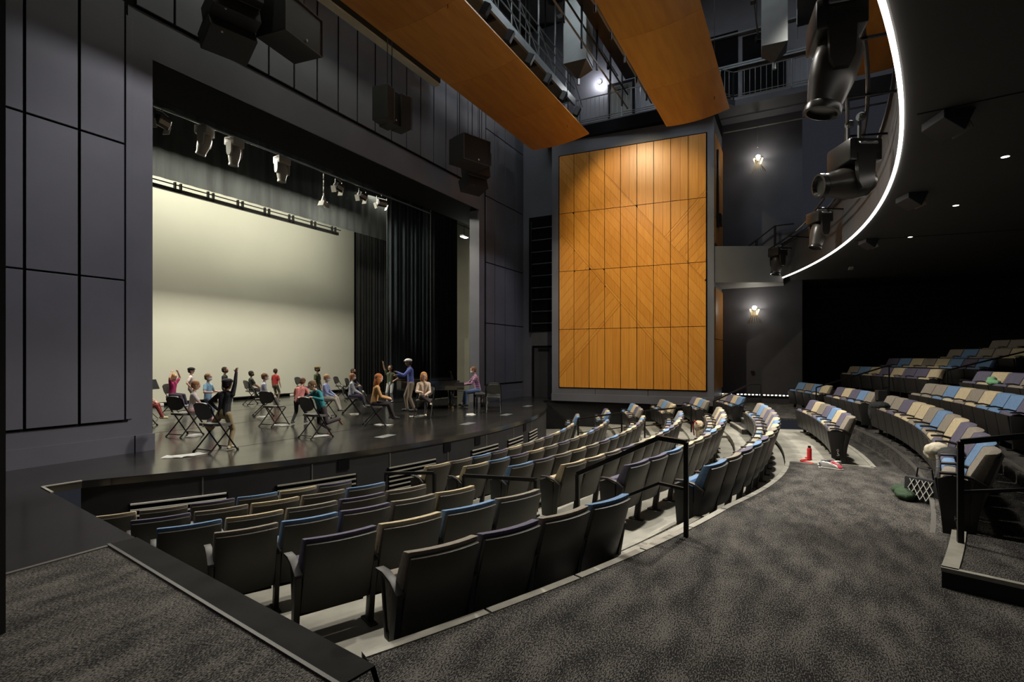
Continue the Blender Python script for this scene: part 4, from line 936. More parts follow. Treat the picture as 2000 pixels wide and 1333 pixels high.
# ================================================================== FOLDING CHAIRS
def make_chair():
    t = empty('folding_chair')
    pan = []
    for k in range(28):
        a = 2 * math.pi * k / 28; c, s = math.cos(a), math.sin(a)
        pan.append((.205 * math.copysign(abs(c) ** .62, c), .145 * math.copysign(abs(s) ** .8, s)))
    bm = NB(); M = Matrix.Translation((0, -.185, .685)) @ Matrix.Rotation(R_(90 + 12), 4, 'X')
    prism_m(bm, pan, M, -.012, .018)
    for v in bm.verts: v.co.y -= .035 * (1 - (v.co.x / .205) ** 2)
    obj('backrest', bm, MT['chair_vinyl'], t, True)
    bm = NB(); seatp = []
    for k in range(28):
        a = 2 * math.pi * k / 28; c, s = math.cos(a), math.sin(a); seatp.append((.205 * math.copysign(abs(c) ** .45, c), .195 * math.copysign(abs(s) ** .5, s)))
    prism_m(bm, seatp, Matrix.Translation((0, .01, .445)) @ Matrix.Rotation(R_(-3), 4, 'X'), -.02, .022); obj('seat', bm, MT['chair_vinyl'], t, True)
    for s in (-1, 1):
        bm = NB(); tube(bm, [(s * .17, -.225, .80), (s * .215, -.215, .765), (s * .222, -.17, .62), (s * .225, .255, .0)], .0125, 8); obj('front_leg', bm, MT['chair_tube'], t, True)
        bm = NB(); tube(bm, [(s * .20, .17, .43), (s * .20, -.235, .0)], .0125, 8); obj('rear_leg', bm, MT['chair_tube'], t, True)
        bm = NB(); tube(bm, [(s * .225, .265, .0), (s * .225, .25, .03)], .017, 8); obj('foot_cap', bm, MT['rubber'], t); bm = NB(); tube(bm, [(s * .20, -.24, .0), (s * .20, -.215, .03)], .017, 8); obj('foot_cap', bm, MT['rubber'], t)
    bm = NB(); tube(bm, [(-.17, -.225, .80), (.17, -.225, .80)], .0125, 8); obj('top_bar', bm, MT['chair_tube'], t, True)
    bm = NB(); tube(bm, [(-.222, .225, .045), (.222, .225, .045)], .010, 8); obj('front_stretcher', bm, MT['chair_tube'], t)
    bm = NB(); tube(bm, [(-.20, -.19, .05), (.20, -.19, .05)], .010, 8); obj('rear_stretcher', bm, MT['chair_tube'], t)
    return t
CH = []
def chair(x, y, ang, label, s=1.05):
    """ang: direction the chair faces, degrees from +x"""
    t = make_chair() if not CH else copy_tree(CH[0]); CH.append(t)
    t.location = (x, y, 0); t.rotation_euler = (0, 0, R_(ang - 90)); t.scale = (s,) * 3
    tag(t, label, 'chair', 'black folding chairs on the stage'); return t
chair(5.88, 9.24, 2, 'black folding chair the boy in khaki trousers kneels on', 1.08)
chair(6.70, 11.60, 8, 'black folding chair under the child in pink trousers')
chair(9.40, 16.75, -62, 'black folding chair under the child in magenta shirt')
chair(12.2, 17.0, -15, 'black folding chair before the dark haired child at the rear')
chair(10.05, 13.55, -32, 'black folding chair under the brown haired child in white')
chair(8.72, 11.35, 4, 'black folding chair beside the child in pink top')
chair(15.0, 17.75, -66, 'empty black folding chair alone before the backdrop')
chair(7.88, 8.95, -6, 'black folding chair the child in teal leans over')
chair(16.15, 16.8, -66, 'empty black folding chair next to the black curtain')
chair(10.62, 11.7, -60, 'black folding chair under the child in light blue hoodie')
chair(11.68, 11.75, -45, 'black folding chair under the child in pale grey sweater')
chair(9.95, 9.25, -42, 'black folding chair under the red haired girl')
chair(12.05, 9.3, 205, 'black folding chair under the blond girl near the piano')
chair(13.95, 8.15, 32, 'empty black folding chair in front at stage right')
chair(14.75, 8.60, 30, 'empty black folding chair just behind another at stage right')
chair(15.2, 15.2, -60, 'black folding chair under the masked child by the curtain')
chair(7.05, 13.95, -40, 'black folding chair half hidden by the left proscenium pier')

# ================================================================== PEOPLE
def cap_(bm, a, b, ra, rb, n=10):
    a = Vector(a); b = Vector(b); d = b - a; L = d.length
    if L < 1e-5: ell(bm, a, (ra,) * 3, n, 6); return
    q = d.to_track_quat('Z', 'Y').to_matrix().to_4x4(); prof = []
    for i in range(5): t = math.pi / 2 * i / 4; prof.append((ra * math.sin(t), -ra * math.cos(t)))
    for i in range(5): t = math.pi / 2 * i / 4; prof.append((rb * math.cos(t), L + rb * math.sin(t)))
    lathe(bm, prof, n, Matrix.Translation(a) @ q)
def ik(a, b, l1, l2, pole):
    a = Vector(a); b = Vector(b); d = b - a; L = d.length; mx = (l1 + l2) * .995
    if L > mx: b = a + d * (mx / L); d = b - a; L = mx
    x = (l1 * l1 - l2 * l2 + L * L) / (2 * L); hgt = math.sqrt(max(l1 * l1 - x * x, 0)); u = d / L
    p = Vector(pole); p = p - u * p.dot(u); p = p.normalized() if p.length > 1e-6 else Vector((0, 0, 1))
    return a + u * x + p * hgt, b
def cmat(c, name):
    k = name + '_%d_%d_%d' % tuple(int(v * 255) for v in c)
    return MT.get(k) or mat(k, c, .88, bump=.2, bscale=60)
def person(label, x, y, ang, H, hip, chest=None, head=None, yaw=0, nod=0, wr=((-.16, .2, .6), (.16, .2, .6)), an=((-.09, .3, .06), (.09, .3, .06)), kpole=((0, 1, .6), (0, 1, .6)), epole=((-.6, -.6, -.5), (.6, -.6, -.5)),
           shirt=(.5, .5, .5), pants=(.05, .05, .06), shoe=(.4, .38, .34), skin='skin_pale', hair=(.12, .06, .03), long_=0, mask=None, cap=None, cap_style='flat', sleeve=1., shirt_mat=None, child=True, shorts=0, toes=None, foot_dir=(0, 1, 0), group='children in the rehearsal'):
    """local frame: y forward, x right, z up; metres above the stage"""
    t = empty('person', (x, y, 0), R_(ang - 90), label, 'person', group)
    hs = H * (.155 if child else .132); hip = Vector(hip)
    tl = H * .30
    chest = Vector(chest) if chest is not None else hip + Vector((0, .0, tl))        # base of neck
    up = (chest - hip).normalized()
    head = Vector(head) if head is not None else chest + up * (hs * .72) + Vector((0, .015, .02))
    sw = H * (.100 if child else .112); hw = H * .052
    B = []                                            # (a,b,ra,rb,region)
    def bone(a, b, ra, rb, reg): B.append((Vector(a), Vector(b), ra * H, rb * H, reg))
    sh = []; side = Vector((1, 0, 0))
    for s in (-1, 1): sh.append(chest + side * (s * sw) - up * (.035 * H))
    # torso
    mid = hip.lerp(chest, .5)
    for s in (-1, 1):
        bone(hip + side * s * hw * .55, mid + side * s * hw * .55, .060, .056, 1); bone(mid + side * s * hw * .6, chest + side * s * sw * .52 - up * .05 * H, .056, .056, 1)
        bone(chest + side * s * .02 * H - up * .01 * H, sh[(s + 1) // 2], .032, .036, 1)
    bone(hip - up * .01 * H, hip + up * .03 * H, .066, .062, 2)
    bone(chest, head - (head - chest) * .35, .028, .027, 0)
    hands = []
    for i, s in enumerate((-1, 1)):
        el, w_ = ik(sh[i], wr[i], .165 * H, .145 * H, epole[i]); reg = 1 if sleeve > .3 else 0
        if sleeve >= .9: bone(sh[i], el, .034, .027, 1); bone(el, w_, .027, .020, 1)
        elif sleeve > .3:
            m_ = sh[i].lerp(el, .62); bone(sh[i], m_, .036, .034, 1); bone(m_, el, .026, .024, 0); bone(el, w_, .024, .017, 0)
        else: bone(sh[i], el, .028, .023, 0); bone(el, w_, .023, .016, 0)
        # hand : palm, four fingers, thumb
        d = (w_ - el).normalized(); sd = d.cross(Vector((0, 0, 1)));
        if sd.length < .2: sd = Vector((1, 0, 0))
        sd.normalize(); nr_ = sd.cross(d).normalized()
        pl = w_ + d * .042 * H
        for q in (-.6, .6): bone(w_ + sd * q * .008 * H, pl + sd * q * .016 * H, .011, .0105, 0)
        for f, ln in ((-1.5, .030), (-.5, .036), (.5, .034), (1.5, .026)):
            k0 = pl + sd * f * .0098 * H; k1 = k0 + (d * .8 - nr_ * .25 * 1).normalized() * ln * .55 * H; k2 = k1 + (d * .55 - nr_ * .65).normalized() * ln * .5 * H
            bone(k0, k1, .0068, .0062, 0); bone(k1, k2, .0062, .0055, 0)
        tb = w_ + d * .014 * H + sd * (-s) * .016 * H; t1 = tb + (d * .5 + sd * (-s) * .8).normalized() * .020 * H
        bone(tb, t1, .0078, .007, 0); bone(t1, t1 + (d * .9 + sd * (-s) * .2).normalized() * .018 * H, .007, .006, 0)
    feet = []
    for i, s in enumerate((-1, 1)):
        hj = hip + side * s * hw - Vector((0, 0, .01 * H))
        kn, ak = ik(hj, an[i], .245 * H, .235 * H, kpole[i])
        bone(hj, kn, .053, .037, 2)
        if shorts: bone(kn, ak, .032, .022, 0)
        else: bone(kn, ak, .036, .027, 2)
        fd = Vector(toes[i] if toes else foot_dir).normalized()
        hl = ak - fd * .025 * H - Vector((0, 0, .018 * H)); to = ak + fd * .085 * H - Vector((0, 0, .020 * H))
        bone(ak, hl, .026, .022, 3); bone(hl, to, .022, .018, 3)
    # head : skull, jaw, nose, ears (turned by yaw, nod)
    HR = Matrix.Translation(head) @ Matrix.Rotation(R_(-yaw), 4, 'Z') @ Matrix.Rotation(R_(-nod), 4, 'X')
    bm = NB()
    for a, b, ra, rb, reg in B: cap_(bm, a, b, ra, rb)
    r = hs / 2
    ell(bm, (0, -.06 * r, .12 * r), (.74 * r, .88 * r, .86 * r), 14, 10, None) if False else None
    def HE(c, rr, n=12, m=8):
        ell(bm, (0, 0, 0), (1, 1, 1), n, m, HR @ Matrix.Translation(c) @ Matrix.Diagonal((*rr, 1)))
    HE((0, -.05 * r, .15 * r), (.74 * r, .90 * r, .84 * r)); HE((0, .18 * r, -.42 * r), (.56 * r, .58 * r, .55 * r)); HE((0, .80 * r, -.12 * r), (.10 * r, .16 * r, .17 * r), 8, 6)
    for s in (-1, 1): HE((s * .75 * r, -.02 * r, -.05 * r), (.08 * r, .16 * r, .24 * r), 8, 6)
    HE((0, .70 * r, -.50 * r), (.22 * r, .10 * r, .07 * r), 8, 6)
    me = bpy.data.meshes.new('tmp'); bm.to_mesh(me); bm.free()
    to_ = bpy.data.objects.new('tmp', me); COL.objects.link(to_)
    md = to_.modifiers.new('r', 'REMESH'); md.mode = 'VOXEL'; md.voxel_size = .0085 if H < 1.5 else .0095; md.use_smooth_shade = True
    m2 = to_.modifiers.new('s', 'SMOOTH'); m2.factor = .5; m2.iterations = 2
    dg = bpy.context.evaluated_depsgraph_get(); nm = bpy.data.meshes.new_from_object(to_.evaluated_get(dg))
    bpy.data.objects.remove(to_); bpy.data.meshes.remove(me); nm.name = 'body'
    ms = [MT[skin], shirt_mat or cmat(shirt, 'cloth'), cmat(pants, 'cloth'), cmat(shoe, 'shoe')]
    nm.materials.clear()
    for m in ms: nm.materials.append(m)
    hinv = HR.inverted(); segs = [(a, b - a, (b - a).length_squared or 1e-9, ra, rb, reg) for a, b, ra, rb, reg in B]; mi = []
    for p in nm.polygons:
        c = p.center; best = 1e9; rg = 0
        hc = hinv @ c; dh = (Vector((hc.x / (.74 * r), hc.y / (.9 * r), hc.z / (.98 * r)))).length - 1
        best = dh * r
        for a, d, l2, ra, rb, reg in segs:
            v = c - a; u = v.dot(d) / l2; u = 0 if u < 0 else (1 if u > 1 else u); q = (v - d * u).length - (ra + (rb - ra) * u)
            if q < best: best = q; rg = reg
        mi.append(rg)
    nm.polygons.foreach_set('material_index', mi); nm.polygons.foreach_set('use_smooth', [True] * len(mi)); nm.update()
    link('body', nm, t)
    # hair, cap, mask, eyes
    bm = NB(); Hm = HR
    def HX(bm, c, rr, n=14, m=10): ell(bm, (0, 0, 0), (1, 1, 1), n, m, HR @ Matrix.Translation(c) @ Matrix.Diagonal((*rr, 1)))
    HX(bm, (0, -.17 * r, .27 * r), (.83 * r, .90 * r, .82 * r)); HX(bm, (0, -.40 * r, -.15 * r), (.72 * r, .60 * r, .62 * r))
    if long_:
        for s in (-1, 1): HX(bm, (s * .62 * r, -.25 * r, -.5 * r), (.30 * r, .5 * r, 1.0 * r))
        HX(bm, (0, -.62 * r, -.9 * r * long_), (.72 * r, .42 * r, 1.15 * r * long_))
    h_ = cmat(hair, 'hair'); obj('hair', bm, h_, t, True)
    for s in (-1, 1):
        bm = NB(); HX(bm, (s * .28 * r, .79 * r, .06 * r), (.075 * r, .05 * r, .05 * r), 8, 6); obj('eye', bm, MT['lens'], t)
    if mask:
        bm = NB(); HX(bm, (0, .30 * r, -.40 * r), (.60 * r, .62 * r, .46 * r)); HX(bm, (0, .74 * r, -.22 * r), (.2 * r, .2 * r, .2 * r), 8, 6); obj('face_mask', bm, cmat(mask, 'mask'), t, True)
    if cap:
        bm = NB(); HX(bm, (0, -.06 * r, .56 * r), (.94 * r, 1.06 * r, .52 * r)); HX(bm, (0, .75 * r, .42 * r), (.60 * r, .52 * r, .10 * r))
        obj('cap', bm, cmat(cap, 'cap'), t, True)
    return t
SZ = .475                                           # folding seat top, scaled
def sit(label, x, y, ang, H=1.28, lean=0., wr=None, an=None, **k):
    hip = Vector((0, -.06, SZ + .055 * H)); chest = hip + Vector((0, lean, math.sqrt(max(.01, (.30 * H) ** 2 - lean ** 2))))
    wr = wr or ((-.09, .20, SZ + .13), (.09, .20, SZ + .13)); az = max(.06, SZ + .045 * H - .235 * H)
    an = an or ((-.09, .245 * H + .02, az), (.10, .245 * H + .06, az))
    return person(label, x, y, ang, H, hip, chest, wr=wr, an=an, **k)
def stand(label, x, y, ang, H=1.3, lean=0., wr=None, an=None, **k):
    hip = Vector((0, 0, .505 * H)); chest = hip + Vector((0, lean, .305 * H)); an = an or ((-.07, -.02, .045 * H), (.08, .05, .045 * H))
    wr = wr or ((-.19, .06, .47 * H), (.19, .06, .47 * H))
    return person(label, x, y, ang, H, hip, chest, wr=wr, an=an, **k)
# boy in khaki with raised arm : one foot on the floor, other knee on the chair
person('boy in black shirt, khaki trousers and dark cap raising his arm high', 6.04, 9.22, 20, 1.32, (0, 0, .66), (.0, .06, 1.05), (.0, .10, 1.19), yaw=-5, wr=((-.20, .10, .72), (.20, .12, 1.62)), epole=((-.8, -.3, -.2), (.6, -.2, .2)), an=((-.16, -.28, .50), (.10, .02, .06)),
       kpole=((-.2, 1, -.2), (0, 1, 0)), shirt=(.012, .012, .013), pants=(.22, .165, .085), shoe=(.42, .38, .28), hair=(.02, .015, .012), cap=(.018, .018, .017), skin='skin_brown', sleeve=1)
sit('child in white shirt and pink trousers sitting sideways near the left', 6.88, 11.52, -30, 1.25, .05, shirt=(.72, .62, .58), pants=(.55, .30, .27), hair=(.33, .15, .06), sleeve=.5, shoe=(.6, .56, .48), long_=.0, nod=15, wr=((-.15, .16, .62), (.12, .22, .55)))
sit('child in magenta shirt with blond curls and arms round head', 9.38, 16.75, -64, 1.28, .03, shirt=(.42, .03, .13), pants=(.04, .03, .05), hair=(.50, .29, .11), wr=((-.14, .02, 1.22), (.14, .02, 1.22)), epole=((-1, .3, .2), (1, .3, .2)), sleeve=.5, shoe=(.42, .38, .55), long_=.3)
stand('child in black cap and white patterned top standing at the rear left', 10.15, 17.2, -40, 1.33, shirt=(.70, .60, .56), pants=(.3, .25, .22), hair=(.03, .02, .02), cap=(.012, .012, .014), wr=((-.30, .08, .72), (.22, .05, .70)), sleeve=.5)
stand('child in light blue shirt and white mask standing near the left', 8.22, 13.2, -60, 1.25, shirt=(.30, .52, .66), pants=(.16, .20, .28), hair=(.28, .16, .07), mask=(.82, .82, .82), wr=((-.22, .20, .78), (.20, .22, .80)), sleeve=.5)
stand('dark haired masked child standing behind the boy with raised arm', 10.9, 16.6, -50, 1.34, shirt=(.03, .03, .03), pants=(.05, .05, .05), hair=(.03, .018, .012), mask=(.03, .03, .03), skin='skin_tan', sleeve=.5)
sit('child in red trousers and white shirt partly hidden by the left pier', 7.12, 13.95, -38, 1.30, .0, shirt=(.74, .72, .52), pants=(.34, .06, .05), hair=(.03, .02, .02), mask=(.04, .04, .06), shoe=(.6, .52, .3), sleeve=.5)
sit('dark haired child in a dark mask sitting at the rear', 12.25, 17.05, -20, 1.28, .0, shirt=(.05, .055, .04), pants=(.03, .03, .03), hair=(.012, .012, .012), mask=(.012, .012, .012), skin='skin_tan', sleeve=.5)
sit('brown haired child in white shirt with white mask, sitting', 10.08, 13.5, -34, 1.34, .04, shirt=(.66, .66, .76), pants=(.32, .28, .24), hair=(.16, .07, .03), mask=(.85, .85, .85), sleeve=1, shoe=(.5, .42, .3))
stand('small child in red shirt standing before the backdrop', 13.6, 17.6, 10, 1.22, shirt=(.40, .03, .03), pants=(.14, .12, .08), hair=(.05, .025, .015), skin='skin_tan', sleeve=.5)
person('child in pink top and black leggings sliding off a folding chair', 9.22, 11.05, 25, 1.22, (0, 0, .58), (.02, .10, .92), (.02, .17, 1.06), nod=20, wr=((-.16, .30, .62), (.15, .30, .66)), an=((-.14, -.06, .07), (.12, .10, .07)), shirt=(.72, .25, .22), pants=(.014, .014, .015), shoe=(.05, .05, .05), hair=(.13, .06, .03), sleeve=.5)
stand('child in dark green shirt and cap standing beyond the teal top', 13.3, 15.0, -70, 1.34, shirt=(.07, .10, .04), pants=(.06, .06, .05), hair=(.06, .035, .02), cap=(.16, .12, .05), mask=(.02, .02, .02), sleeve=.5)
person('child in teal long sleeved top kneeling backwards over a chair', 7.99, 8.90, 168, 1.30, (.0, -.02, .62), (.02, .10, .98), (.0, .20, 1.09), nod=25, yaw=-10, wr=((-.22, .30, .86), (.16, .36, .84)), an=((-.16, -.34, .36), (.12, -.28, .12)), kpole=((-.3, .5, -1), (.2, .6, -1)), shirt=(.012, .145, .155), pants=(.022, .014, .016), shoe=(.17, .07, .035), hair=(.09, .05, .018), toes=((0, -.6, -.8), (0, .3, -.6)))
sit('child in light blue hoodie and pale trousers, sitting', 10.66, 11.62, -62, 1.30, .03, shirt=(.36, .42, .66), pants=(.46, .43, .36), hair=(.42, .24, .12), sleeve=1, mask=(.75, .70, .66), shoe=(.14, .12, .11), nod=10)
sit('masked dark haired child sitting before the black curtain', 15.25, 15.2, -70, 1.36, .03, shirt=(.045, .042, .045), pants=(.03, .03, .04), hair=(.03, .018, .012), mask=(.012, .012, .012), skin='skin_tan', sleeve=1)
sit('child in pale grey sweater with white mask, sitting', 11.70, 11.68, -48, 1.30, .03, shirt=(.52, .54, .60), pants=(.055, .05, .10), hair=(.36, .15, .06), mask=(.82, .80, .78), sleeve=1, shoe=(.6, .56, .5))
sit('girl with long red hair in tan jacket and black trousers, sitting', 9.98, 9.18, -42, 1.45, .08, shirt=(.42, .23, .085), pants=(.018, .013, .013), hair=(.30, .095, .022), long_=1.15, sleeve=1, shoe=(.02, .02, .02), wr=((-.05, .28, .68), (.10, .28, .66)), nod=8, yaw=-8)
person('child in green and brown top raising one arm high by the curtain', 15.2, 13.3, 200, 1.36, (0, 0, .69), (0, .0, 1.10), wr=((-.20, .10, .82), (.26, .10, 1.52)), epole=((-.6, -.6, -.5), (.8, 0, .3)), an=((-.09, 0, .06), (.10, .03, .06)), shirt=(.075, .085, .045), pants=(.40, .40, .38), hair=(.03, .02, .015), skin='skin_tan', sleeve=.5, shoe=(.5, .5, .5))
person('man in white flat cap, blue hoodie and tan trousers conducting', 13.0, 10.55, 135, 1.70, (0, 0, .88), (0, .03, 1.36), (0, .08, 1.52), wr=((-.12, .42, 1.22), (.20, .40, 1.12)), epole=((-.7, -.5, -.6), (.7, -.5, -.6)), an=((-.10, -.10, .08), (.11, .10, .08)), shirt=(.085, .11, .34), pants=(.25, .20, .15), shoe=(.10, .095, .09), hair=(.02, .016, .012), cap=(.80, .79, .75), skin='skin_brown', sleeve=1, child=False, group='adults')
sit('blond long haired girl in cream sweater with a crossed leg', 12.0, 9.28, 222, 1.42, .06, shirt=(.66, .52, .40), pants=(.028, .022, .022), hair=(.50, .22, .06), long_=1.0, sleeve=1, shoe=(.55, .46, .34), wr=((-.06, .24, .66), (.10, .26, .72)), an=((-.02, .40, .12), (-.16, .42, .42)), kpole=((0, 1, .6), (.5, 1, .6)), nod=18)
person('pianist in plaid shirt, jeans and white mask seated at the piano', 15.28, 9.62, 130, 1.72, (0, -.08, .57), (0, .02, 1.07), (0, .08, 1.24), nod=12, wr=((-.20, .42, .76), (.20, .42, .76)), an=((-.13, .34, .09), (.14, .40, .09)), shirt_mat=MT['plaid'], pants=(.075, .12, .22), shoe=(.02, .02, .02), hair=(.22, .10, .05), mask=(.85, .84, .83), sleeve=1, child=False, group='adults')

# ================================================================== PIANO AND BENCH
PA = R_(130 - 90); PO = (14.78, 10.26)                # keyboard side faces the pianist
pn = empty('grand_piano', (PO[0], PO[1], 0), PA, 'black grand piano at stage right with its lid closed', 'piano')
case = [(-.74, -.10), (.74, -.10), (.74, .55), (.70, .95), (.52, 1.25), (.30, 1.42), (.05, 1.60), (-.25, 1.78), (-.55, 1.80), (-.72, 1.66), (-.74, 1.4)]
bm = NB(); prism(bm, case, .62, .93); obj('case', bm, MT['lacquer'], pn)
bm = NB(); prism(bm, [(x * 1.015, y * 1.01 + .12) if y < 0 else (x * 1.015, y * 1.01) for x, y in case], .955, .975); obj('lid', bm, MT['lacquer'], pn)
bm = NB(); bx(bm, -.74, .74, -.34, -.10, .62, .70); bx(bm, -.74, -.66, -.34, -.1, .62, .86); bx(bm, .66, .74, -.34, -.1, .62, .86); obj('keybed', bm, MT['lacquer'], pn)
bm = NB(); bx(bm, -.65, .65, -.33, -.18, .70, .725); obj('white_keys', bm, MT['ivory'], pn)
bm = NB()
for k in range(36): bx(bm, -.62 + k * .035, -.608 + k * .035, -.27, -.18, .725, .737)
obj('black_keys', bm, MT['lacquer'], pn)
bm = NB(); box(bm, (0, .02, 1.09), (.75, .03, .26), (R_(-18), 0, 0), .01); obj('music_desk', bm, MT['lacquer'], pn)
for x, y in ((-.60, .02), (.60, .02), (-.35, 1.45)):
    bm = NB(); lathe(bm, [(.045, .62), (.065, .55), (.045, .35), (.035, .10), (.05, .08)], 10, Matrix.Translation((x, y, 0))); l_ = obj('leg', bm, MT['lacquer'], pn, True)
    bm = NB(); lathe(bm, [(.035, .0), (.04, .04), (.03, .08)], 10, Matrix.Translation((x, y, 0))); obj('caster', bm, MT['brass_dull'], l_)
bm = NB(); bx(bm, -.10, .10, .02, .08, .06, .62); bx(bm, -.14, .14, -.02, .10, .06, .12); obj('lyre', bm, MT['lacquer'], pn)
bm = NB()
for k in range(3): bx(bm, -.07 + k * .06, -.045 + k * .06, -.12, .0, .07, .085)
obj('pedals', bm, MT['brass_dull'], pn)
d_ = Vector((math.cos(R_(130)), math.sin(R_(130)), 0))
bn = empty('piano_bench', (15.28 - d_.x * .12, 9.62 - d_.y * .12, 0), PA, 'black tufted piano bench under the pianist', 'bench')
bm = NB(); box(bm, (0, 0, .445), (.72, .34, .09), None, .03); obj('cushion', bm, MT['chair_vinyl'], bn, True)
bm = NB(); bx(bm, -.33, .33, -.15, .15, .34, .40); obj('apron', bm, MT['lacquer'], bn)
for sx in (-1, 1):
    for sy in (-1, 1):
        bm = NB(); bx(bm, sx * .30 - .03, sx * .30 + .03, sy * .12 - .03, sy * .12 + .03, 0, .35); obj('leg', bm, MT['lacquer'], bn)
# bag heap, bottle and small things by the piano
def lump(name, label, cat, loc, parts, m, rz=0, extra=None, group=None, vox=.012):
    t = empty(name, loc, rz, label, cat, group); bm = NB()
    for c, r in parts: ell(bm, c, r, 14, 10)
    me = bpy.data.meshes.new('tmp'); bm.to_mesh(me); bm.free(); o = bpy.data.objects.new('tmp', me); COL.objects.link(o)
    md = o.modifiers.new('r', 'REMESH'); md.mode = 'VOXEL'; md.voxel_size = vox
    tx = bpy.data.textures.new('crumple', 'CLOUDS'); tx.noise_scale = .09; dm = o.modifiers.new('d', 'DISPLACE'); dm.texture = tx; dm.strength = .035; dm.mid_level = .5
    nm = bpy.data.meshes.new_from_object(o.evaluated_get(bpy.context.evaluated_depsgraph_get())); bpy.data.objects.remove(o); bpy.data.meshes.remove(me)
    nm.materials.clear(); nm.materials.append(m); nm.polygons.foreach_set('use_smooth', [True] * len(nm.polygons)); link('body', nm, t); return t
def strap(t, pts, r, m): bm = NB(); tube(bm, pts, r, 6); obj('strap', bm, m, t, True)
GR = cmat((.05, .055, .045), 'bag'); t = lump('backpack', 'dark backpack slumped under the piano', 'bag', (14.3, 10.9, 0), [((0, 0, .18), (.24, .18, .19)), ((.1, .08, .30), (.14, .12, .10)), ((-.15, .1, .10), (.2, .16, .10))], GR, .4)
strap(t, [(-.2, -.1, .1), (-.1, -.22, .22), (.1, -.2, .28), (.2, -.08, .2)], .015, MT['rubber'])
def bottle(label, loc, m, h=.24, r=.035, capm='steel_black'):
    t = empty('water_bottle', loc, 0, label, 'bottle'); bm = NB(); lathe(bm, [(.0, 0), (r, 0), (r, h * .78), (r * .75, h * .86), (r * .6, h * .88)], 14); obj('body', bm, m, t, True)
    bm = NB(); lathe(bm, [(r * .62, h * .88), (r * .66, h * .9), (r * .66, h), (.0, h)], 14); obj('lid', bm, MT[capm], t, True); return t
bottle('small white bottle standing under the piano', (14.95, 9.95, 0), MT['plate_white'], .2, .04, 'plate_white')
lump('duffel_bag', 'grey bag resting beneath the piano bench', 'bag', (15.5, 9.42, 0), [((0, 0, .12), (.22, .14, .12)), ((.05, 0, .2), (.12, .1, .06))], cmat((.16, .15, .13), 'bag'), .6)
# sheets of paper lying on the stage
def papers(label, x, y, rz, n=2, s=1.):
    t = empty('paper_sheets', (x, y, 0), rz, label, 'paper', 'music sheets lying on the stage')
    for k in range(n):
        bm = NB(); nx = 5; rows = []
        for j in range(3): rows.append([bm.verts.new(((i / nx - .5) * .30 * s, (j / 2 - .5) * .22 * s, .004 + .003 * k + .012 * abs(math.sin(i * 1.3 + j + k)) * (.5 if 0 < i < nx else 1))) for i in range(nx + 1)])
        for A, B_ in zip(rows, rows[1:]):
            for i in range(nx): bm.faces.new((A[i], A[i + 1], B_[i + 1], B_[i]))
        bmesh.ops.solidify(bm, geom=bm.faces[:], thickness=.002); o = obj('sheet', bm, MT['paper'], t); o.location = (.13 * k, .06 * k, .002); o.rotation_euler = (0, 0, .5 * k)
t = papers('folded papers lying on the stage beside the left pier', 5.20, 9.28, -.9, 3, 1.1)
for i, (x, y, lb) in enumerate(((6.72, 11.3, 'white papers under the chair of the child in pink trousers'), (8.85, 11.15, 'white papers under the chair of the child in pink top'), (8.05, 8.95, 'white papers under the teal child'), (11.62, 11.55, 'white papers under the child in pale grey sweater'), (10.05, 9.1, 'white papers under the red haired girl'),
        (11.95, 9.55, 'white papers on the floor before the conducting man'), (13.0, 8.35, 'crumpled white papers left of the empty stage right chairs'), (12.3, 17.2, 'white papers under the rear chair of the dark haired child'), (9.5, 16.5, 'white papers under the child in magenta shirt'), (9.9, 13.3, 'white papers under the brown haired child in white'))):
    papers(lb, x, y, .5 + i, 2, 1.05)
# music stand at the left edge
ms = empty('music_stand', (7.95, 15.3, 0), .3, 'thin black music stand near the left pier', 'music stand')
bm = NB(); tube(bm, [(0, 0, .12), (0, 0, .85)], .012, 6); obj('pole', bm, MT['steel_black'], ms)
for k in range(3):
    a = 2 * math.pi * k / 3; bm = NB(); tube(bm, [(0, 0, .22), (.24 * math.cos(a), .24 * math.sin(a), 0.01)], .009, 6); obj('leg', bm, MT['steel_black'], ms)
bm = NB(); box(bm, (0, 0, .95), (.45, .02, .28), (R_(-25), 0, 0)); obj('desk', bm, MT['steel_black'], ms)

# ================================================================== THINGS LEFT IN THE HOUSE
RED = cmat((.55, .02, .02), 'plastic'); fz = -.30
bottle('red water bottle standing on the concrete near the short row', pol(20.62, 2.0, fz), RED, .27, .042)
def shoe(label, loc, rz, m, sole='plate_white', boot=0, group=None):
    t = empty('shoe', loc, rz, label, 'shoe', group); bm = NB()
    prof = [(-.12, .02), (.13, .02), (.14, .04), (.10, .07), (.03, .09), (-.03, .11 + boot), (-.12, .11 + boot)]
    shear_box(bm, -.038, .038, prof, .012, 2); obj('upper', bm, m, t, True)
    bm = NB(); shear_box(bm, -.044, .044, [(-.13, 0), (.15, 0), (.15, .022), (-.13, .022)], .006, 1); obj('sole', bm, MT[sole], t)
    bm = NB()
    for k in range(3): tube(bm, [(-.03, .02 + .025 * k, .085 - .012 * k + .02), (.03, .02 + .025 * k, .085 - .012 * k + .02)], .005, 5)
    obj('laces', bm, MT['plate_white'], t); return t
DK = cmat((.03, .03, .045), 'shoe'); WT = cmat((.6, .58, .55), 'shoe'); PK = cmat((.4, .03, .05), 'shoe')
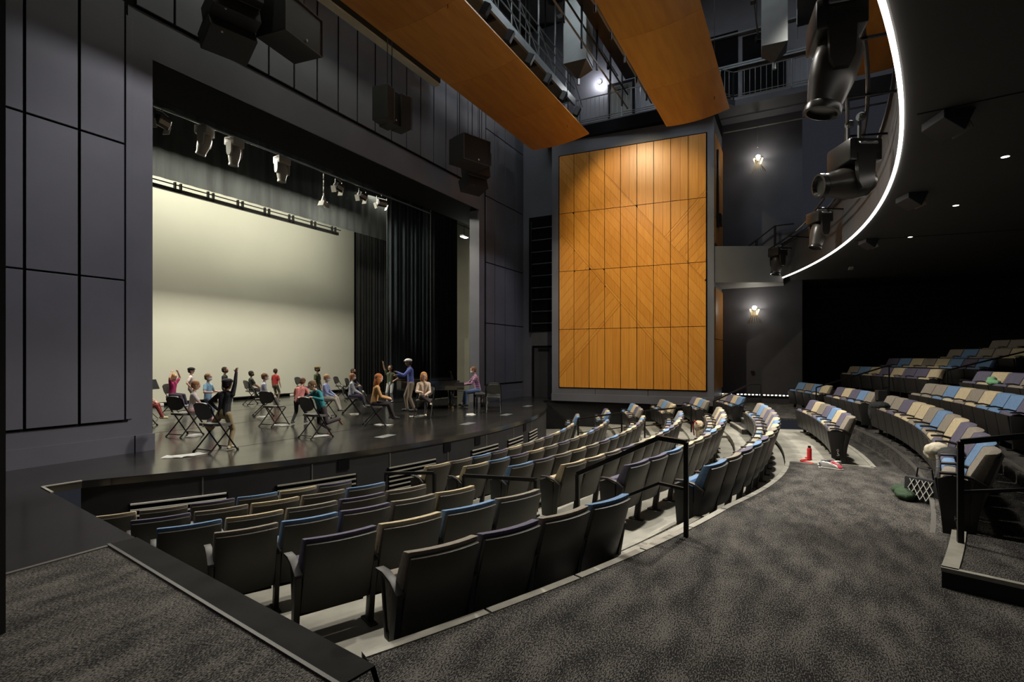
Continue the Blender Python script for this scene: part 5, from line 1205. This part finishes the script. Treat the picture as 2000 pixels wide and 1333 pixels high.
for i, (dR, dp, m, nm) in enumerate(((0, 0, DK, 'dark sneaker at the left of the shoe pile by the bottle'), (.1, -.5, WT, 'white sneaker in the middle of the shoe pile'), (-.08, -.9, DK, 'dark sneaker in the shoe pile nearest the carpet'), (.12, -1.3, PK, 'red sneaker in the shoe pile'), (.02, -1.6, WT, 'white sneaker at the right of the shoe pile'))):
    shoe(nm, pol(20.88 + dR, .3 + dp * .62, ramp(.3 + dp * .62) + .004), .7 * i, m, group='pile of shoes')
bm = NB(); tube(bm, [pol(20.56 + .1 * math.sin(i * .6), 2.4 - i * .13, fz + .015) for i in range(14)], .014, 6); tag(obj('skipping_rope', bm, RED, None, True), 'orange red cord lying beside the red bottle', 'cord')
fF = ROW['F'][1] - SEAT_H
shoe('tan ankle boot standing on the floor behind the fifth row', pol(19.5, 4.7, fF), 1.2, cmat((.22, .10, .03), 'shoe'), 'rubber', .12)
shoe('white sneaker on the floor behind the fifth row', pol(19.38, 1.6, fF), 2.0, WT); shoe('second white sneaker lying beside the first one', pol(19.45, 2.1, fF), .4, WT)
lump('jumper', 'purple jumper bundled on the floor behind the fifth row', 'clothing', pol(19.52, 3.4, fF), [((0, 0, .08), (.16, .12, .09)), ((.1, .03, .06), (.12, .1, .07))], cmat((.10, .06, .10), 'bag'))
t = lump('backpack', 'beige backpack hung over a seat in the fifth row', 'bag', pol(18.55, 12.0, ROW['D'][1] - SEAT_H + .05), [((0, 0, .25), (.20, .15, .26)), ((0, .06, .45), (.18, .14, .16)), ((.02, -.10, .16), (.15, .10, .14))], cmat((.42, .34, .22), 'bag'), .3)
strap(t, [(-.12, .1, .5), (-.1, .2, .62), (.0, .22, .45), (.05, .18, .2)], .018, cmat((.35, .03, .03), 'bag'))
lump('rucksack', 'small navy rucksack with red trim beside the beige backpack', 'bag', pol(18.5, 10.6, ROW['D'][1] - SEAT_H), [((0, 0, .16), (.14, .10, .17)), ((0, -.05, .12), (.12, .08, .10))], cmat((.04, .03, .09), 'bag'))
bottle('orange red bottle beside the navy rucksack', pol(18.35, 10.0, ROW['D'][1] - SEAT_H), cmat((.55, .10, .04), 'plastic'), .24, .04)
# clothes and bags at the near end of the front raised row
hz = UP['H'][1] - SEAT_H
lump('jacket', 'black jacket draped over the seats at the far end of the front raised row', 'clothing', pol(22.2, 8.0, hz + .64), [((0, 0, 0), (.28, .16, .09)), ((.18, .08, -.14), (.18, .07, .2)), ((-.25, .0, .03), (.18, .14, .08))], cmat((.012, .016, .016), 'bag'), R_(8))
lump('jumper', 'cream jumper bundled on a dark jacket at the near raised row', 'clothing', pol(22.10, -7.9, hz + .58), [((0, 0, 0), (.26, .14, .10)), ((.18, -.05, -.06), (.16, .12, .10)), ((-.16, .02, .05), (.14, .12, .09))], cmat((.50, .45, .34), 'bag'), R_(-8))
lump('jacket', 'dark jacket hanging over the near raised row armrests', 'clothing', pol(22.16, -8.6, hz + .50), [((0, -.04, .1), (.25, .13, .09)), ((-.05, .05, -.12), (.2, .06, .22))], cmat((.012, .012, .013), 'bag'), R_(-9))
lump('handbag', 'dark green bag lying on the carpet before the raised row', 'bag', pol(21.80, -6.9, ramp(-6.9)), [((0, 0, .07), (.27, .13, .08)), ((.15, .05, .08), (.16, .12, .07))], cmat((.022, .05, .02), 'bag'), R_(-8))
tt = empty('tote_bag', pol(21.98, -7.2, ramp(-7.2)), R_(50), 'black tote bag with a pale lattice pattern on the carpet', 'bag')
bm = NB(); shear_box(bm, -.2, .2, [(-.09, 0), (.09, 0), (.07, .30), (-.05, .30)], .02, 3); obj('body', bm, cmat((.012, .012, .012), 'bag'), tt, True)
bm = NB()
for k in range(-4, 5):
    for s in (-1, 1):
        x0 = k * .07
        pts = [(x0 + s * q * .13, .098 - .075 * q * .3, .04 + q * .24) for q in (0, .5, 1)]
        pts = [p for p in pts if abs(p[0]) < .2]
        if len(pts) > 1: tube(bm, pts, .005, 5)
obj('lattice', bm, MT['plate_white'], tt)
bm = NB(); tube(bm, [(-.1, .0, .28), (-.08, 0, .42), (.08, 0, .42), (.1, 0, .28)], .01, 6); obj('handles', bm, cmat((.012, .012, .012), 'bag'), tt, True)
lump('scarf', 'green and white cloth lying on a seat of the third raised row', 'clothing', pol(24.3, 8.5, UP['J'][1] - SEAT_H + .66), [((0, 0, 0), (.2, .1, .06)), ((.1, -.03, .06), (.1, .08, .06))], cmat((.20, .42, .22), 'bag'), R_(10))
cs = empty('equipment_case', pol(22.5, 10.3, hz + .70), R_(10), 'small black box standing on the far raised row seats', 'box')
bm = NB(); box(bm, (0, 0, .12), (.22, .2, .24), None, .01); obj('body', bm, MT['speaker_black'], cs)
bm = NB(); tube(bm, [(-.06, 0, .24), (-.06, 0, .28), (.06, 0, .28), (.06, 0, .24)], .008, 6); obj('handle', bm, MT['steel_black'], cs)
